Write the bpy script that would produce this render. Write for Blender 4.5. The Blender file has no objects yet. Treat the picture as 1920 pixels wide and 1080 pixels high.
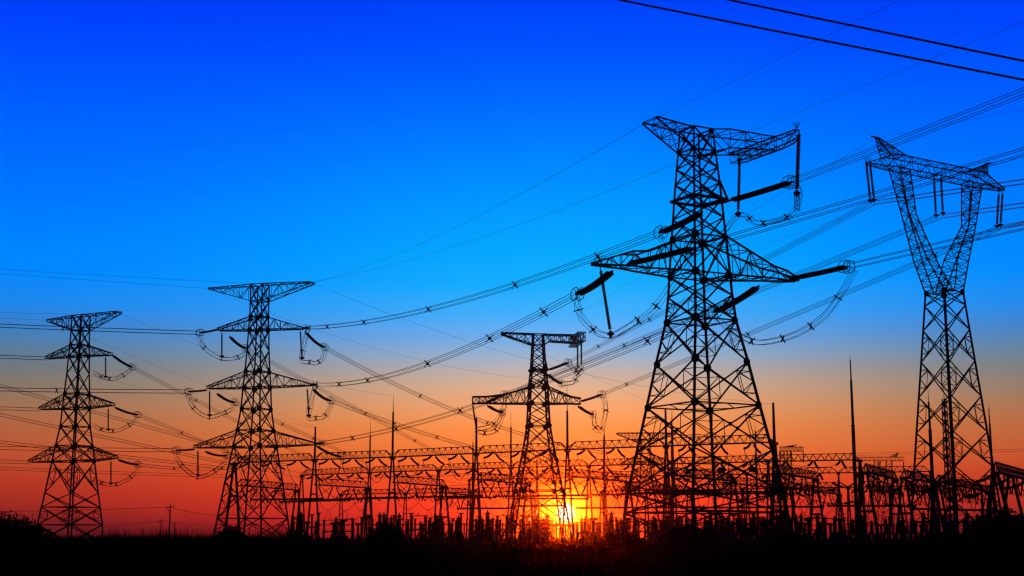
import bpy, math, random
from mathutils import Vector as V

# ------------------------------------------------------------------ camera, sky, sun, exposure
sc = bpy.context.scene
F = 2666.67                      # focal length in photo pixels (50 mm on a 36 mm sensor)
CAMZ = 1.5
HORIZON = 1007
PIT = math.atan((HORIZON - 540) / F)
CP, SP = math.cos(PIT), math.sin(PIT)
cam = bpy.data.objects.new('camera', bpy.data.cameras.new('camera'))
sc.collection.objects.link(cam)
cam.data.lens = 50.0
cam.data.sensor_width = 36.0
cam.data.clip_start = 0.1
cam.data.clip_end = 30000.0
cam.location = (0, 0, CAMZ)
cam.rotation_euler = (math.pi / 2 + PIT, 0, 0)
cam.data.dof.use_dof = True
cam.data.dof.focus_distance = 200.0
cam.data.dof.aperture_fstop = 2.8
sc.camera = cam

SUN_EL = PIT + math.atan((540 - 962) / F)
SUN_AZ = math.radians(2.13)      # to the right of straight ahead
SUN_DIR = V((math.sin(SUN_AZ) * math.cos(SUN_EL), math.cos(SUN_AZ) * math.cos(SUN_EL), math.sin(SUN_EL)))


def lin(c):
    return tuple((x / 12.92 if x <= 0.04045 else ((x + 0.055) / 1.055) ** 2.4) for x in (k / 255.0 for k in c)) + (1.0,)


def elev(y):
    return math.degrees(PIT + math.atan((540 - y) / F))


SKY_SUNWARD = [  # elevation in degrees, display colour
    (-3, (60, 10, 12)), (0.0, (165, 22, 28)), (0.7, (235, 40, 28)), (1.4, (255, 58, 30)), (2.3, (255, 84, 34)), (3.1, (255, 116, 44)),
    (4.3, (255, 146, 72)), (5.1, (246, 164, 106)), (5.9, (224, 176, 140)), (6.5, (196, 178, 168)), (7.3, (148, 180, 212)),
    (8.0, (110, 174, 238)), (8.8, (66, 176, 252)), (10.0, (16, 174, 255)), (11.2, (0, 170, 255)), (13.0, (0, 156, 255)),
    (15.0, (0, 135, 255)), (17.2, (0, 109, 255)), (19.3, (0, 84, 255)), (21.4, (0, 66, 252)), (25, (0, 40, 190)),
    (31, (0, 18, 80)), (40, (0, 8, 32)), (90, (0, 4, 16))]
SKY_SIDE = [
    (-3, (26, 8, 12)), (0.0, (62, 18, 26)), (0.5, (84, 24, 30)), (1.1, (146, 38, 29)), (2.1, (176, 53, 34)), (3.2, (182, 79, 48)),
    (4.3, (168, 97, 64)), (5.1, (144, 108, 84)), (5.9, (116, 113, 107)), (6.5, (98, 113, 122)), (7.3, (72, 119, 160)),
    (8.0, (50, 122, 196)), (8.8, (24, 130, 232)), (10.0, (0, 132, 254)), (11.2, (0, 127, 255)), (13.0, (0, 115, 255)),
    (15.0, (0, 101, 255)), (17.2, (0, 86, 255)), (19.3, (0, 68, 254)), (21.4, (0, 54, 246)), (25, (0, 32, 170)),
    (31, (0, 14, 70)), (40, (0, 6, 28)), (90, (0, 3, 14))]
SKY_BACK = [(-3, (6, 6, 9)), (0, (12, 11, 18)), (6, (14, 14, 26)), (12, (8, 13, 32)), (30, (3, 9, 26)), (90, (0, 4, 16))]
E0, E1 = -3.0, 90.0


def build_world():
    w = bpy.data.worlds.new('World')
    sc.world = w
    w.use_nodes = True
    nt = w.node_tree
    nt.nodes.clear()
    N = lambda t: nt.nodes.new(t)
    L = nt.links.new

    def math_node(op, a, b=None, c=None, clamp=False):
        n = N('ShaderNodeMath')
        n.operation = op
        n.use_clamp = clamp
        for i, x in enumerate((a, b, c)):
            if x is None:
                continue
            if isinstance(x, (int, float)):
                n.inputs[i].default_value = x
            else:
                L(x, n.inputs[i])
        return n.outputs[0]

    tc = N('ShaderNodeTexCoord')
    nrm = N('ShaderNodeVectorMath')
    nrm.operation = 'NORMALIZE'
    L(tc.outputs['Generated'], nrm.inputs[0])
    sep = N('ShaderNodeSeparateXYZ')
    L(nrm.outputs[0], sep.inputs[0])
    el = math_node('MULTIPLY', math_node('ARCSINE', sep.outputs[2]), 180 / math.pi)
    # a square-root scale gives the stops near the horizon their room
    fac = math_node('POWER', math_node('MULTIPLY', math_node('SUBTRACT', el, E0), 1 / (E1 - E0), clamp=True), 0.5)

    def ramp(stops):
        n = N('ShaderNodeValToRGB')
        cr = n.color_ramp
        cr.interpolation = 'LINEAR'
        pos = [((e - E0) / (E1 - E0)) ** 0.5 for e, _ in stops]
        while len(cr.elements) < len(stops):
            cr.elements.new(1.0)
        for i, (p, (_, c)) in enumerate(zip(pos, stops)):
            cr.elements[i].position = p
        for i, (p, (_, c)) in enumerate(zip(pos, stops)):
            cr.elements[i].color = lin(c)
        L(fac, n.inputs[0])
        return n.outputs[0]

    az = math_node('ARCTAN2', sep.outputs[0], sep.outputs[1])
    daz = math_node('MULTIPLY', math_node('ABSOLUTE', math_node('SUBTRACT', az, SUN_AZ)), 180 / math.pi)
    g = math_node('POWER', math_node('DIVIDE', daz, 13.5), 2.0)
    side = math_node('SUBTRACT', 1.0, math_node('EXPONENT', math_node('MULTIPLY', g, -1.0)))
    mr = N('ShaderNodeMapRange')
    mr.interpolation_type = 'SMOOTHSTEP'
    mr.inputs[1].default_value, mr.inputs[2].default_value = 24.0, 75.0
    L(daz, mr.inputs[0])

    def mix(f, a, b):
        n = N('ShaderNodeMix')
        n.data_type = 'RGBA'
        L(f, n.inputs[0])
        L(a, n.inputs[6])
        L(b, n.inputs[7])
        return n.outputs[2]

    col = mix(mr.outputs[0], mix(side, ramp(SKY_SUNWARD), ramp(SKY_SIDE)), ramp(SKY_BACK))
    # the sun's aureole and disc
    dot = N('ShaderNodeVectorMath')
    dot.operation = 'DOT_PRODUCT'
    L(nrm.outputs[0], dot.inputs[0])
    dot.inputs[1].default_value = SUN_DIR
    ang = math_node('MULTIPLY', math_node('ARCCOSINE', math_node('MINIMUM', dot.outputs['Value'], 1.0)), 180 / math.pi)

    def glow(sigma, power, colour, amp):
        k = math_node('MULTIPLY', math_node('EXPONENT', math_node('MULTIPLY', math_node('POWER', math_node('DIVIDE', ang, sigma), power), -1.0)), amp)
        n = N('ShaderNodeVectorMath')
        n.operation = 'SCALE'
        n.inputs[0].default_value = lin(colour)[:3]
        L(k, n.inputs['Scale'])
        return n.outputs[0]

    def add(a, b):
        n = N('ShaderNodeVectorMath')
        n.operation = 'ADD'
        L(a, n.inputs[0])
        L(b, n.inputs[1])
        return n.outputs[0]

    tot = add(col, glow(2.5, 1.5, (150, 106, 0), 0.75))
    tot = add(tot, glow(0.85, 1.8, (190, 160, 0), 0.75))
    tot = add(tot, glow(0.46, 2.0, (255, 245, 130), 0.6))
    tot = add(tot, glow(0.32, 6.0, (255, 245, 225), 5.0))
    bg = N('ShaderNodeBackground')
    L(tot, bg.inputs[0])
    bg.inputs[1].default_value = 1.0
    out = N('ShaderNodeOutputWorld')
    L(bg.outputs[0], out.inputs[0])


build_world()
sl = bpy.data.lights.new('sun', 'SUN')
sl.energy = 0.6
sl.angle = math.radians(0.5)
sl.color = (1.0, 0.035, 0.0)
so = bpy.data.objects.new('sun', sl)
sc.collection.objects.link(so)
so.rotation_euler = SUN_DIR.to_track_quat('Z', 'Y').to_euler()
sc.view_settings.view_transform = 'Standard'
sc.view_settings.look = 'None'
sc.view_settings.exposure = 0.0
sc.view_settings.gamma = 1.0
sc.cycles.use_denoising = True
sc.cycles.max_bounces = 3
sc.cycles.volume_bounces = 0
sc.cycles.sample_clamp_indirect = 1.0
sc.cycles.filter_width = 1.3
random.seed(7)
R = random.Random(11)


# ------------------------------------------------------------------ projection helpers (photo pixel + real distance -> point in the place)
def ray(px, py):
    u, v = (px - 960) / F, (540 - py) / F
    return V((u, CP - SP * v, SP + CP * v))


def P(px, py, D):
    r = ray(px, py)
    return V((0, 0, CAMZ)) + r * (D / r.y)


def Pz(px, py, z):
    r = ray(px, py)
    return V((0, 0, CAMZ)) + r * ((z - CAMZ) / r.z)


def cdepth(p):
    return p.y * CP + (p.z - CAMZ) * SP


def proj(p):
    d = cdepth(p)
    return 960 + F * p.x / d, 540 - F * (-p.y * SP + (p.z - CAMZ) * CP) / d


# ------------------------------------------------------------------ materials
def material(name, c, rough=0.8, spec=0.2, metal=0.0, var=0.35, scale=3.0):
    m = bpy.data.materials.new(name)
    m.use_nodes = True
    nt = m.node_tree
    b = nt.nodes['Principled BSDF']
    n = nt.nodes.new('ShaderNodeTexNoise')
    n.inputs['Scale'].default_value = scale
    n.inputs['Detail'].default_value = 5
    t = nt.nodes.new('ShaderNodeTexCoord')
    nt.links.new(t.outputs['Object'], n.inputs['Vector'])
    cr = nt.nodes.new('ShaderNodeValToRGB')
    cr.color_ramp.elements[0].position = 0.3
    cr.color_ramp.elements[1].position = 0.7
    cr.color_ramp.elements[0].color = tuple(x * (1 - var) for x in c) + (1,)
    cr.color_ramp.elements[1].color = tuple(x * (1 + var) for x in c) + (1,)
    nt.links.new(n.outputs['Fac'], cr.inputs[0])
    nt.links.new(cr.outputs[0], b.inputs['Base Color'])
    b.inputs['Roughness'].default_value = rough
    b.inputs['Specular IOR Level'].default_value = spec
    b.inputs['Metallic'].default_value = metal
    return m


STEEL = material('galvanised_steel', (0.10, 0.10, 0.105), 0.75, 0.25)
WIRE = material('aluminium_wire', (0.10, 0.10, 0.10), 0.8, 0.15)
PORC = material('brown_porcelain', (0.035, 0.022, 0.018), 0.8, 0.1)
CONC = material('concrete_pole', (0.16, 0.155, 0.15), 0.9, 0.1, scale=1.5)
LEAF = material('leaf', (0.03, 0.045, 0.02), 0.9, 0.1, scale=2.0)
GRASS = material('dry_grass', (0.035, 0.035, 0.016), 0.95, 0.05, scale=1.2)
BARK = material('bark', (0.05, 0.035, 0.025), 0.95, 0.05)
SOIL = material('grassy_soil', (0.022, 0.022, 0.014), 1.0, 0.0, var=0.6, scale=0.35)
SIGN = material('sign_paint', (0.12, 0.13, 0.16), 0.6, 0.3)


# ------------------------------------------------------------------ mesh builder
def basis(d):
    d = d.normalized()
    u = V((0, 0, 1)) if abs(d.z) < 0.95 else V((1, 0, 0))
    x = d.cross(u).normalized()
    return d, x, x.cross(d).normalized()


class MB:
    def __init__(s):
        s.v, s.f = [], []

    def bar(s, a, b, w, h=None):
        if (b - a).length < 1e-4:
            return
        d, x, y = basis(b - a)
        x, y = x * (w / 2), y * ((h or w) / 2)
        i = len(s.v)
        for p in (a, b):
            s.v += [p - x - y, p + x - y, p + x + y, p - x + y]
        s.f += [(i, i + 1, i + 5, i + 4), (i + 1, i + 2, i + 6, i + 5), (i + 2, i + 3, i + 7, i + 6), (i + 3, i, i + 4, i + 7), (i + 3, i + 2, i + 1, i), (i + 4, i + 5, i + 6, i + 7)]

    def tube(s, pts, r, n=5, closed=False, r1=None):
        i0 = len(s.v)
        m = len(pts)
        for k, p in enumerate(pts):
            a, b = (pts[(k - 1) % m], pts[(k + 1) % m]) if closed else (pts[max(k - 1, 0)], pts[min(k + 1, m - 1)])
            d, x, y = basis(b - a)
            rr = r if r1 is None else r + (r1 - r) * k / max(m - 1, 1)
            for j in range(n):
                t = 2 * math.pi * j / n
                s.v.append(p + (x * math.cos(t) + y * math.sin(t)) * rr)
        for k in range(m if closed else m - 1):
            for j in range(n):
                a, b = i0 + k * n, i0 + ((k + 1) % m) * n
                s.f.append((a + j, a + (j + 1) % n, b + (j + 1) % n, b + j))
        if not closed:
            s.f.append(tuple(i0 + j for j in reversed(range(n))))
            s.f.append(tuple(i0 + (m - 1) * n + j for j in range(n)))

    def lathe(s, pts_r, n=6, axis=None):
        """pts_r: (point, radius) along a gently bending axis"""
        i0 = len(s.v)
        m = len(pts_r)
        d, x, y = basis(axis or (pts_r[-1][0] - pts_r[0][0]))
        for p, r in pts_r:
            for j in range(n):
                t = 2 * math.pi * (j + 0.5) / n
                s.v.append(p + (x * math.cos(t) + y * math.sin(t)) * r)
        for k in range(m - 1):
            for j in range(n):
                a, b = i0 + k * n, i0 + (k + 1) * n
                s.f.append((a + j, a + (j + 1) % n, b + (j + 1) % n, b + j))
        s.f.append(tuple(i0 + j for j in reversed(range(n))))
        s.f.append(tuple(i0 + (m - 1) * n + j for j in range(n)))

    def plate(s, c, normal, r, th=0.06, n=8):
        d, x, y = basis(normal)
        i = len(s.v)
        for sg in (-0.5, 0.5):
            for j in range(n):
                t = 2 * math.pi * (j + 0.5) / n
                s.v.append(c + d * (th * sg) + (x * math.cos(t) + y * math.sin(t)) * r)
        s.f.append(tuple(i + j for j in reversed(range(n))))
        s.f.append(tuple(i + n + j for j in range(n)))
        for j in range(n):
            s.f.append((i + j, i + (j + 1) % n, i + n + (j + 1) % n, i + n + j))

    def truss(s, rings, wc, wb, skip_faces=()):
        """chords through the rings of k points, ring frames, alternating diagonals on each face"""
        k = len(rings[0])
        for a, (A, B) in enumerate(zip(rings, rings[1:])):
            for j in range(k):
                s.bar(A[j], B[j], wc)
                j2 = (j + 1) % k
                if j in skip_faces:
                    continue
                if (a + j) % 2:
                    s.bar(A[j], B[j2], wb)
                else:
                    s.bar(A[j2], B[j], wb)
        for A in rings:
            for j in range(k):
                s.bar(A[j], A[(j + 1) % k], wb)

    def build(s, name, mat, parent=None, loc=None):
        me = bpy.data.meshes.new(name)
        org = parent_loc(parent) if parent is not None else V(loc or (0, 0, 0))
        me.from_pydata([tuple(p - org) for p in s.v], [], s.f)
        me.materials.append(mat)
        o = bpy.data.objects.new(name, me)
        sc.collection.objects.link(o)
        if parent is not None:
            o.parent = parent
        elif loc is not None:
            o.location = loc
        return o


def parent_loc(p):
    t = V((0, 0, 0))
    while p is not None:
        t += V(p.location)
        p = p.parent
    return t


def tag(o, label, cat, group=None):
    o['label'] = label
    o['category'] = cat
    if group:
        o['group'] = group
    return o


def thing(name, label, cat, loc, group=None):
    o = bpy.data.objects.new(name, None)
    sc.collection.objects.link(o)
    o.location = loc
    return tag(o, label, cat, group)


def structure(o):
    o['kind'] = 'structure'
    return o


def lerp(a, b, t):
    return a + (b - a) * t


def ring_lerp(A, B, n):
    return [[lerp(a, b, i / n) for a, b in zip(A, B)] for i in range(n + 1)]


def chain(*rings_n):
    """rings and panel counts alternating: ring, n, ring, n, ring -> list of rings"""
    out = [rings_n[0]]
    for i in range(1, len(rings_n), 2):
        out += ring_lerp(out[-1], rings_n[i + 1], rings_n[i])[1:]
    return out


# ------------------------------------------------------------------ wires
def sag_curve(A, B, sag, n=28):
    return [lerp(A, B, i / n) - V((0, 0, 4 * sag * (i / n) * (1 - i / n))) for i in range(n + 1)]


def fit_sag(A, B, via):
    """the sag that makes the span from A to B pass the photo's point VIA"""
    best, bt = None, 0.5
    for i in range(1, 200):
        t = i / 200
        x, _ = proj(lerp(A, B, t))
        if cdepth(lerp(A, B, t)) < 1:
            continue
        if best is None or abs(x - via[0]) < best:
            best, bt = abs(x - via[0]), t
    p = lerp(A, B, bt)
    want = P(via[0], via[1], p.y).z
    return max(0.0, (p.z - want) / (4 * bt * (1 - bt)))


def catmull(pts, n=8):
    out = []
    q = [pts[0] * 2 - pts[1]] + list(pts) + [pts[-1] * 2 - pts[-2]]
    for i in range(1, len(q) - 2):
        for k in range(n):
            t = k / n
            a, b, c, d = q[i - 1], q[i], q[i + 1], q[i + 2]
            out.append(((b * 2) + (c - a) * t + (a * 2 - b * 5 + c * 4 - d) * t * t + (b * 3 - a - c * 3 + d) * t ** 3) * 0.5)
    out.append(V(pts[-1]))
    return out


def bundle(name, path, label, group, r, spread=0.5, spacers=(), cat='conductor', n=4, sp_w=None):
    """a bundle of n parallel wires along PATH, with cross-shaped spacers at the given fractions"""
    root = thing(name, label, cat, path[0], group)
    m = len(path)
    lat = []
    for i in range(m):
        d = path[min(i + 1, m - 1)] - path[max(i - 1, 0)]
        d.normalize()
        x = d.cross(V((0, 0, 1)))
        x = x.normalized() if x.length > 0.05 else V((1, 0, 0))
        lat.append((x, x.cross(d).normalized()))
    h = spread / 2
    offs = [(-h, -h), (h, -h), (h, h), (-h, h)] if n == 4 else [(-h, 0), (h, 0)]
    for ox, oy in offs:
        mb = MB()
        mb.tube([p + x * ox + y * oy for p, (x, y) in zip(path, lat)], r, 4)
        mb.build('wire', WIRE, root)
    for t in spacers:
        i = min(m - 1, int(t * (m - 1)))
        p, (x, y) = path[i], lat[i]
        w = sp_w or max(0.11, r * 2.8)
        mb = MB()
        k = h * 1.6
        mb.bar(p - x * k - y * k, p + x * k + y * k, w)
        mb.bar(p - x * k + y * k, p + x * k - y * k, w)
        mb.plate(p, x.cross(y), k * 0.45, w)
        mb.build('spacer', STEEL, root)
    return root


def run_on(A, B, k=1.9):
    """a wire that leaves the picture runs on towards the next pylon, well outside it"""
    x, y = proj(B)
    return A + (B - A) * k if x > 1960 or x < -40 or y < -20 else B


def span(A, B, via, label, spacers=(), r=None, spread=0.55, group='four-wire conductor spans', n=30):
    A, B = run_on(B, A, 1.7), run_on(A, B)
    sag = fit_sag(A, B, via) if isinstance(via, tuple) else via
    D = min(0.5 * (A.y + B.y), A.y)
    return bundle('conductor_bundle', sag_curve(A, B, sag, n), label, group, r or 0.00017 * max(D, 60), spread, spacers, 'power line')


def single_wire(A, B, via, label, r, name='ground_wire', group='thin ground wires', n=36, cat='wire'):
    A, B = run_on(B, A, 1.7), run_on(A, B)
    sag = fit_sag(A, B, via) if isinstance(via, tuple) else via
    mb = MB()
    mb.tube(sag_curve(A, B, sag, n), r, 5)
    return tag(mb.build(name, WIRE, None, A), label, cat, group)


# ------------------------------------------------------------------ insulators
def insulator(parent, A, B, sag=0.0, r=0.16, sheds=22, double=None, ring=True, end='B', n=7, ring_size=0.6, name='insulator_string'):
    """a string of discs from A to B; DOUBLE: half the distance between two parallel strings"""
    mb = MB()
    d = (B - A)
    L = d.length
    dn = d / L
    x = dn.cross(V((0, 0, 1)))
    x = x.normalized() if x.length > 0.1 else V((1, 0, 0))
    offs = [V((0, 0, 0))] if not double else [x * double, x * -double]
    hw = 0.07                                        # hardware at both ends, as a share of the length
    for o in offs:
        path = lambda t: lerp(A, B, t) - V((0, 0, 4 * sag * t * (1 - t))) + o * min(1.0, t / hw, (1 - t) / hw + 0.25)
        mb.tube([path(0), path(hw)], r * 0.3, 5)
        mb.tube([path(1 - hw), path(1)], r * 0.3, 5)
        prof = []
        for i in range(sheds):
            t0 = hw + (1 - 2 * hw) * i / sheds
            t1 = hw + (1 - 2 * hw) * (i + 1) / sheds
            prof += [(path(t0), r * 0.42), (path(lerp(t0, t1, 0.45)), r), (path(lerp(t0, t1, 0.8)), r * 0.9)]
        prof.append((path(1 - hw), r * 0.42))
        mb.lathe(prof, n, d)
    if double:
        for t in (hw, 1 - hw):
            p = lerp(A, B, t) - V((0, 0, 4 * sag * t * (1 - t)))
            mb.bar(p - x * double * 1.2, p + x * double * 1.2, r * 0.9)
    o = mb.build(name, PORC, parent)
    if ring:
        y = x.cross(dn).normalized()
        for sgn in ((1, -1) if double else (1,)):
            g = MB()
            c = lerp(A, B, 0.97) + (x * double * sgn * 0.9 if double else V((0, 0, 0)))
            if double:                              # racetrack loop standing round the live end
                pts = []
                for k in range(16):
                    t = 2 * math.pi * k / 16
                    ex = math.copysign(abs(math.cos(t)) ** 0.6, math.cos(t)) * ring_size * 0.95
                    ey = math.copysign(abs(math.sin(t)) ** 0.6, math.sin(t)) * ring_size * 0.75
                    pts.append(c - dn * ring_size * 0.1 + dn * ex + y * ey + x * sgn * 0.12)
                g.tube(pts, 0.035 + ring_size * 0.02, 5, closed=True)
                g.bar(c - dn * ring_size * 0.3, c - y * ring_size * 0.72, 0.05)
                g.bar(c - dn * ring_size * 0.3, c + y * ring_size * 0.72, 0.05)
            else:
                pts = [c + (x * math.cos(2 * math.pi * k / 12) + y * math.sin(2 * math.pi * k / 12)) * ring_size * 0.45 for k in range(12)]
                g.tube(pts, 0.04, 5, closed=True)
                g.bar(pts[0], pts[6], 0.05)
            g.build('grading_ring', STEEL, o)
    return o


# ------------------------------------------------------------------ lattice towers
class Tower:
    """local axes: a along the crossarms, b along the line, z up"""

    def __init__(s, name, label, cat, base_px, D, theta, group=None, base_y=1010):
        th = math.radians(theta)
        s.ca, s.sa = math.cos(th), math.sin(th)
        s.D = D
        s.base = P(base_px, base_y, D)
        s.base.z = 0.0
        s.az = math.atan2(s.base.x, s.base.y)
        s.eff = th + s.az
        s.root = thing(name, label, cat, s.base, group)

    def pt(s, a, b, z):
        return V((s.base.x + a * s.ca - b * s.sa, s.base.y + a * s.sa + b * s.ca, z))

    def pix(s, px, py, b=0.0):
        """(a, z) where the photo's ray meets the vertical plane b"""
        r = ray(px, py)
        nx, ny = -s.sa, s.ca
        t = (b + s.base.x * nx + s.base.y * ny) / (r.x * nx + r.y * ny)
        p = r * t
        return (p.x - s.base.x) * s.ca + (p.y - s.base.y) * s.sa, p.z + CAMZ

    def px3(s, px, py, b=0.0):
        a, z = s.pix(px, py, b)
        return s.pt(a, b, z)

    def z(s, py, a=0.0):
        p = s.pt(a, 0, 20)
        x, _ = proj(p)
        r = ray(x, py)
        return CAMZ + p.y * r.z / r.y

    def set_body(s, stations):
        """stations: (photo y, outer half width in photo pixels), bottom first"""
        s.st = []
        for i, (y, hp) in enumerate(stations):
            z = s.z(y) if i else 0.0
            w = hp * cdepth(s.pt(0, 0, z)) / F * math.cos(s.az) / (abs(math.cos(s.eff)) + abs(math.sin(s.eff)))
            s.st.append((z, w))

    def w(s, z):
        st = s.st
        for (z0, w0), (z1, w1) in zip(st, st[1:]):
            if z <= z1:
                return lerp(w0, w1, (z - z0) / (z1 - z0))
        return st[-1][1]

    def corners(s, z):
        w = s.w(z)
        return [s.pt(-w, -w, z), s.pt(w, -w, z), s.pt(w, w, z), s.pt(-w, w, z)]

    def body(s, leg_w, br_w, fine_w, sub=(), horiz=(), gusset=None, gusset_at=(), top_leg=None, cross_gusset=0.0):
        br = MB()
        cs = [s.corners(z) for z, _ in s.st]
        for j in range(4):
            lg = MB()
            for i in range(len(cs) - 1):
                k = i / (len(cs) - 2) if len(cs) > 2 else 0
                lg.bar(cs[i][j], cs[i + 1][j], lerp(leg_w, top_leg or leg_w, k))
            lg.bar(cs[0][j] - V((0, 0, 0.4)), cs[0][j] + V((0, 0, 0.3)), leg_w * 3)
            lg.build('leg', STEEL, s.root)
        cen = [s.pt(0, 0, z) for z, _ in s.st]
        for i in range(len(cs) - 1):
            for j in range(4):
                j2 = (j + 1) % 4
                L0, R0, L1, R1 = cs[i][j], cs[i][j2], cs[i + 1][j], cs[i + 1][j2]
                br.bar(L0, R1, br_w)
                br.bar(R0, L1, br_w)
                t = (R0 - L0).length / ((R0 - L0).length + (R1 - L1).length)
                X = lerp(L0, R1, t)
                nrm = (R0 - L0).cross(L1 - L0)
                if cross_gusset:
                    br.plate(X, nrm, cross_gusset * (1.0 if i < 4 else 0.75), 0.05)
                if i in sub:
                    for A0, A1 in ((L0, L1), (R0, R1)):
                        lc = lerp(A0, A1, t)
                        m0, m1 = lerp(A0, X, 0.5), lerp(A1, X, 0.5)
                        br.bar(m0, lerp(A0, A1, t * 0.5), fine_w)
                        br.bar(m0, lc, fine_w)
                        br.bar(m1, lerp(A0, A1, lerp(t, 1, 0.5)), fine_w)
                        br.bar(m1, lc, fine_w)
                        br.bar(m0, m1, fine_w)
                if i in horiz:
                    br.bar(L0, R0, br_w * 1.05)
            if i in horiz:
                for j in range(4):
                    br.bar(lerp(cs[i][j], cs[i][(j + 1) % 4], 0.5), lerp(cs[i][(j + 1) % 4], cs[i][(j + 2) % 4], 0.5), fine_w)
        for j in range(4):
            br.bar(cs[-1][j], cs[-1][(j + 1) % 4], br_w)
        if gusset:
            for i in gusset_at:
                for j in range(4):
                    for k in (1, 3):
                        nrm = (cs[i][(j + k) % 4] - cs[i][j]).cross(V((0, 0, 1)))
                        c = cs[i][j] + (cs[i][(j + k) % 4] - cs[i][j]).normalized() * gusset * 0.35
                        br.plate(c, nrm, gusset, 0.06)
        br.build('bracing', STEEL, s.root)

    def arm(s, side, z_bot, z_top, rings, n, wc, wb, name='crossarm', root_a=None):
        """rings outward: (px, py_bottom, py_top, half depth)"""
        wb0, wt0 = s.w(z_bot), s.w(z_top)
        A = [s.pt(side * wb0, -wb0, z_bot), s.pt(side * wb0, wb0, z_bot), s.pt(side * wt0, wt0, z_top), s.pt(side * wt0, -wt0, z_top)]
        seq = [A]
        for k, (px, yb, yt, hb) in enumerate(rings):
            a, zb = s.pix(px, yb)
            zt = max(s.z(yt, a), zb + 0.12)
            seq += [n[k] if isinstance(n, (list, tuple)) else n, [s.pt(a, -hb, zb), s.pt(a, hb, zb), s.pt(a, hb, zt), s.pt(a, -hb, zt)]]
        mb = MB()
        mb.truss(chain(*seq), wc, wb)
        return mb.build(name, STEEL, s.root)


PYL = 'lattice transmission pylons'
JUMP = 'slack jumper loops at the pylons'


def jumper(pts, label, r, spread, spacers=(0.25, 0.5, 0.75)):
    return bundle('jumper_loop', catmull(pts, 7), label, JUMP, r, spread, spacers, 'jumper wire')


# ================================================================== setting: ground
def ground():
    mb = MB()
    xs = [-3400, -1800, -800, -400, -200] + [i * 10 for i in range(-14, 15)] + [200, 400, 800, 1800, 3400]
    ys = [-600, -300, -60] + [i * 4 for i in range(-4, 30)] + [130, 160, 200, 260, 330, 420, 520, 650, 900, 1500, 2400, 3600]
    rr = random.Random(3)
    for y in ys:
        for x in xs:
            z = 0.0
            if -20 < y < 120 and abs(x) < 200:
                z = rr.uniform(-0.10, 0.06)
            mb.v.append(V((x, y, z - 0.02)))
    nx = len(xs)
    for j in range(len(ys) - 1):
        for i in range(nx - 1):
            a = j * nx + i
            mb.f.append((a, a + 1, a + nx + 1, a + nx))
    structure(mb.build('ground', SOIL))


ground()

# ================================================================== the largest pylon
T1 = Tower('lattice_pylon', 'largest black lattice pylon with one long top arm and hanging insulators, right of the sun', 'pylon', 1323, 150, 29.5, PYL)
T1.set_body([(1030, 166), (961, 152), (924, 146), (846, 127), (762, 106), (681, 86.5), (603, 66), (556, 60), (517, 57), (447, 51), (410, 47.5), (376, 44.5), (345, 41.5), (316, 38.5), (286, 35), (244, 31)])
T1.body(0.31, 0.135, 0.075, sub=(0, 2, 3, 4, 5, 6), horiz=(1, 2, 4, 6, 8, 9, 11, 14), gusset=0.45, gusset_at=(4, 5, 6, 8, 9), top_leg=0.18, cross_gusset=0.24)
z = T1.z
T1.arm(-1, z(286), z(246), [(1218, 227, 224, 1.3)], 4, 0.14, 0.07, 'ground_wire_arm')
T1.arm(1, z(286), z(244), [(1352, 284, 249, 1.7), (1442, 286, 262, 1.3)], (1, 3), 0.13, 0.065, 'jumper_arm')
# cross head at the end of the long top arm, lying along the line
a_end, z_hb = T1.pix(1438, 286)
z_ht = z_hb + 1.25
mb = MB()
rg = []
for b, up in ((-5.2, 0.35), (-4.0, 0.1), (-2.0, 0), (0.2, 0), (2.4, 0), (4.4, 0), (5.9, 0.1)):
    q = 0.4 if b < -4.5 else 0.7 if b < -3 or b > 6 else 1.0
    rg.append([T1.pt(a_end - 0.55 * q, b, z_hb + up), T1.pt(a_end + 0.55 * q, b, z_hb + up), T1.pt(a_end + 0.55 * q, b, z_ht + up * 0.3), T1.pt(a_end - 0.55 * q, b, z_ht + up * 0.3)])
mb.truss(rg, 0.12, 0.06)
mb.build('cross_head', STEEL, T1.root)
# bird spikes on the cross head and on the left arm
for (bx, by, bn) in ((1497, 238, 0), (1410, 284, 1), (1127, 494, 2)):
    mb = MB()
    p = P(bx, by, 150)
    c = T1.pt(a_end, -5.1, z_ht + 0.2) if bn == 0 else T1.pt(a_end, 3.0, z_hb - 0.1) if bn == 1 else T1.px3(1127, 494)
    for k in range(9):
        t = 2 * math.pi * k / 9
        mb.bar(c, c + V((math.cos(t) * 0.45, math.sin(t) * 0.45, 0.75 if bn != 1 else 0.4)), 0.035)
    mb.build('bird_spikes', STEEL, T1.root)
# the two lower arms
T1.arm(-1, z(517), z(450), [(1207, 506, 474, 1.3), (1176, 501, 474, 1.0), (1112, 496, 493, 0.35)], (3, 1, 3), 0.18, 0.085)
T1.arm(1, z(517), z(445), [(1440, 524, 501, 1.0), (1468, 527, 509, 0.7), (1494, 527, 523, 0.35)], (4, 1, 1), 0.18, 0.085)
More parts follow.
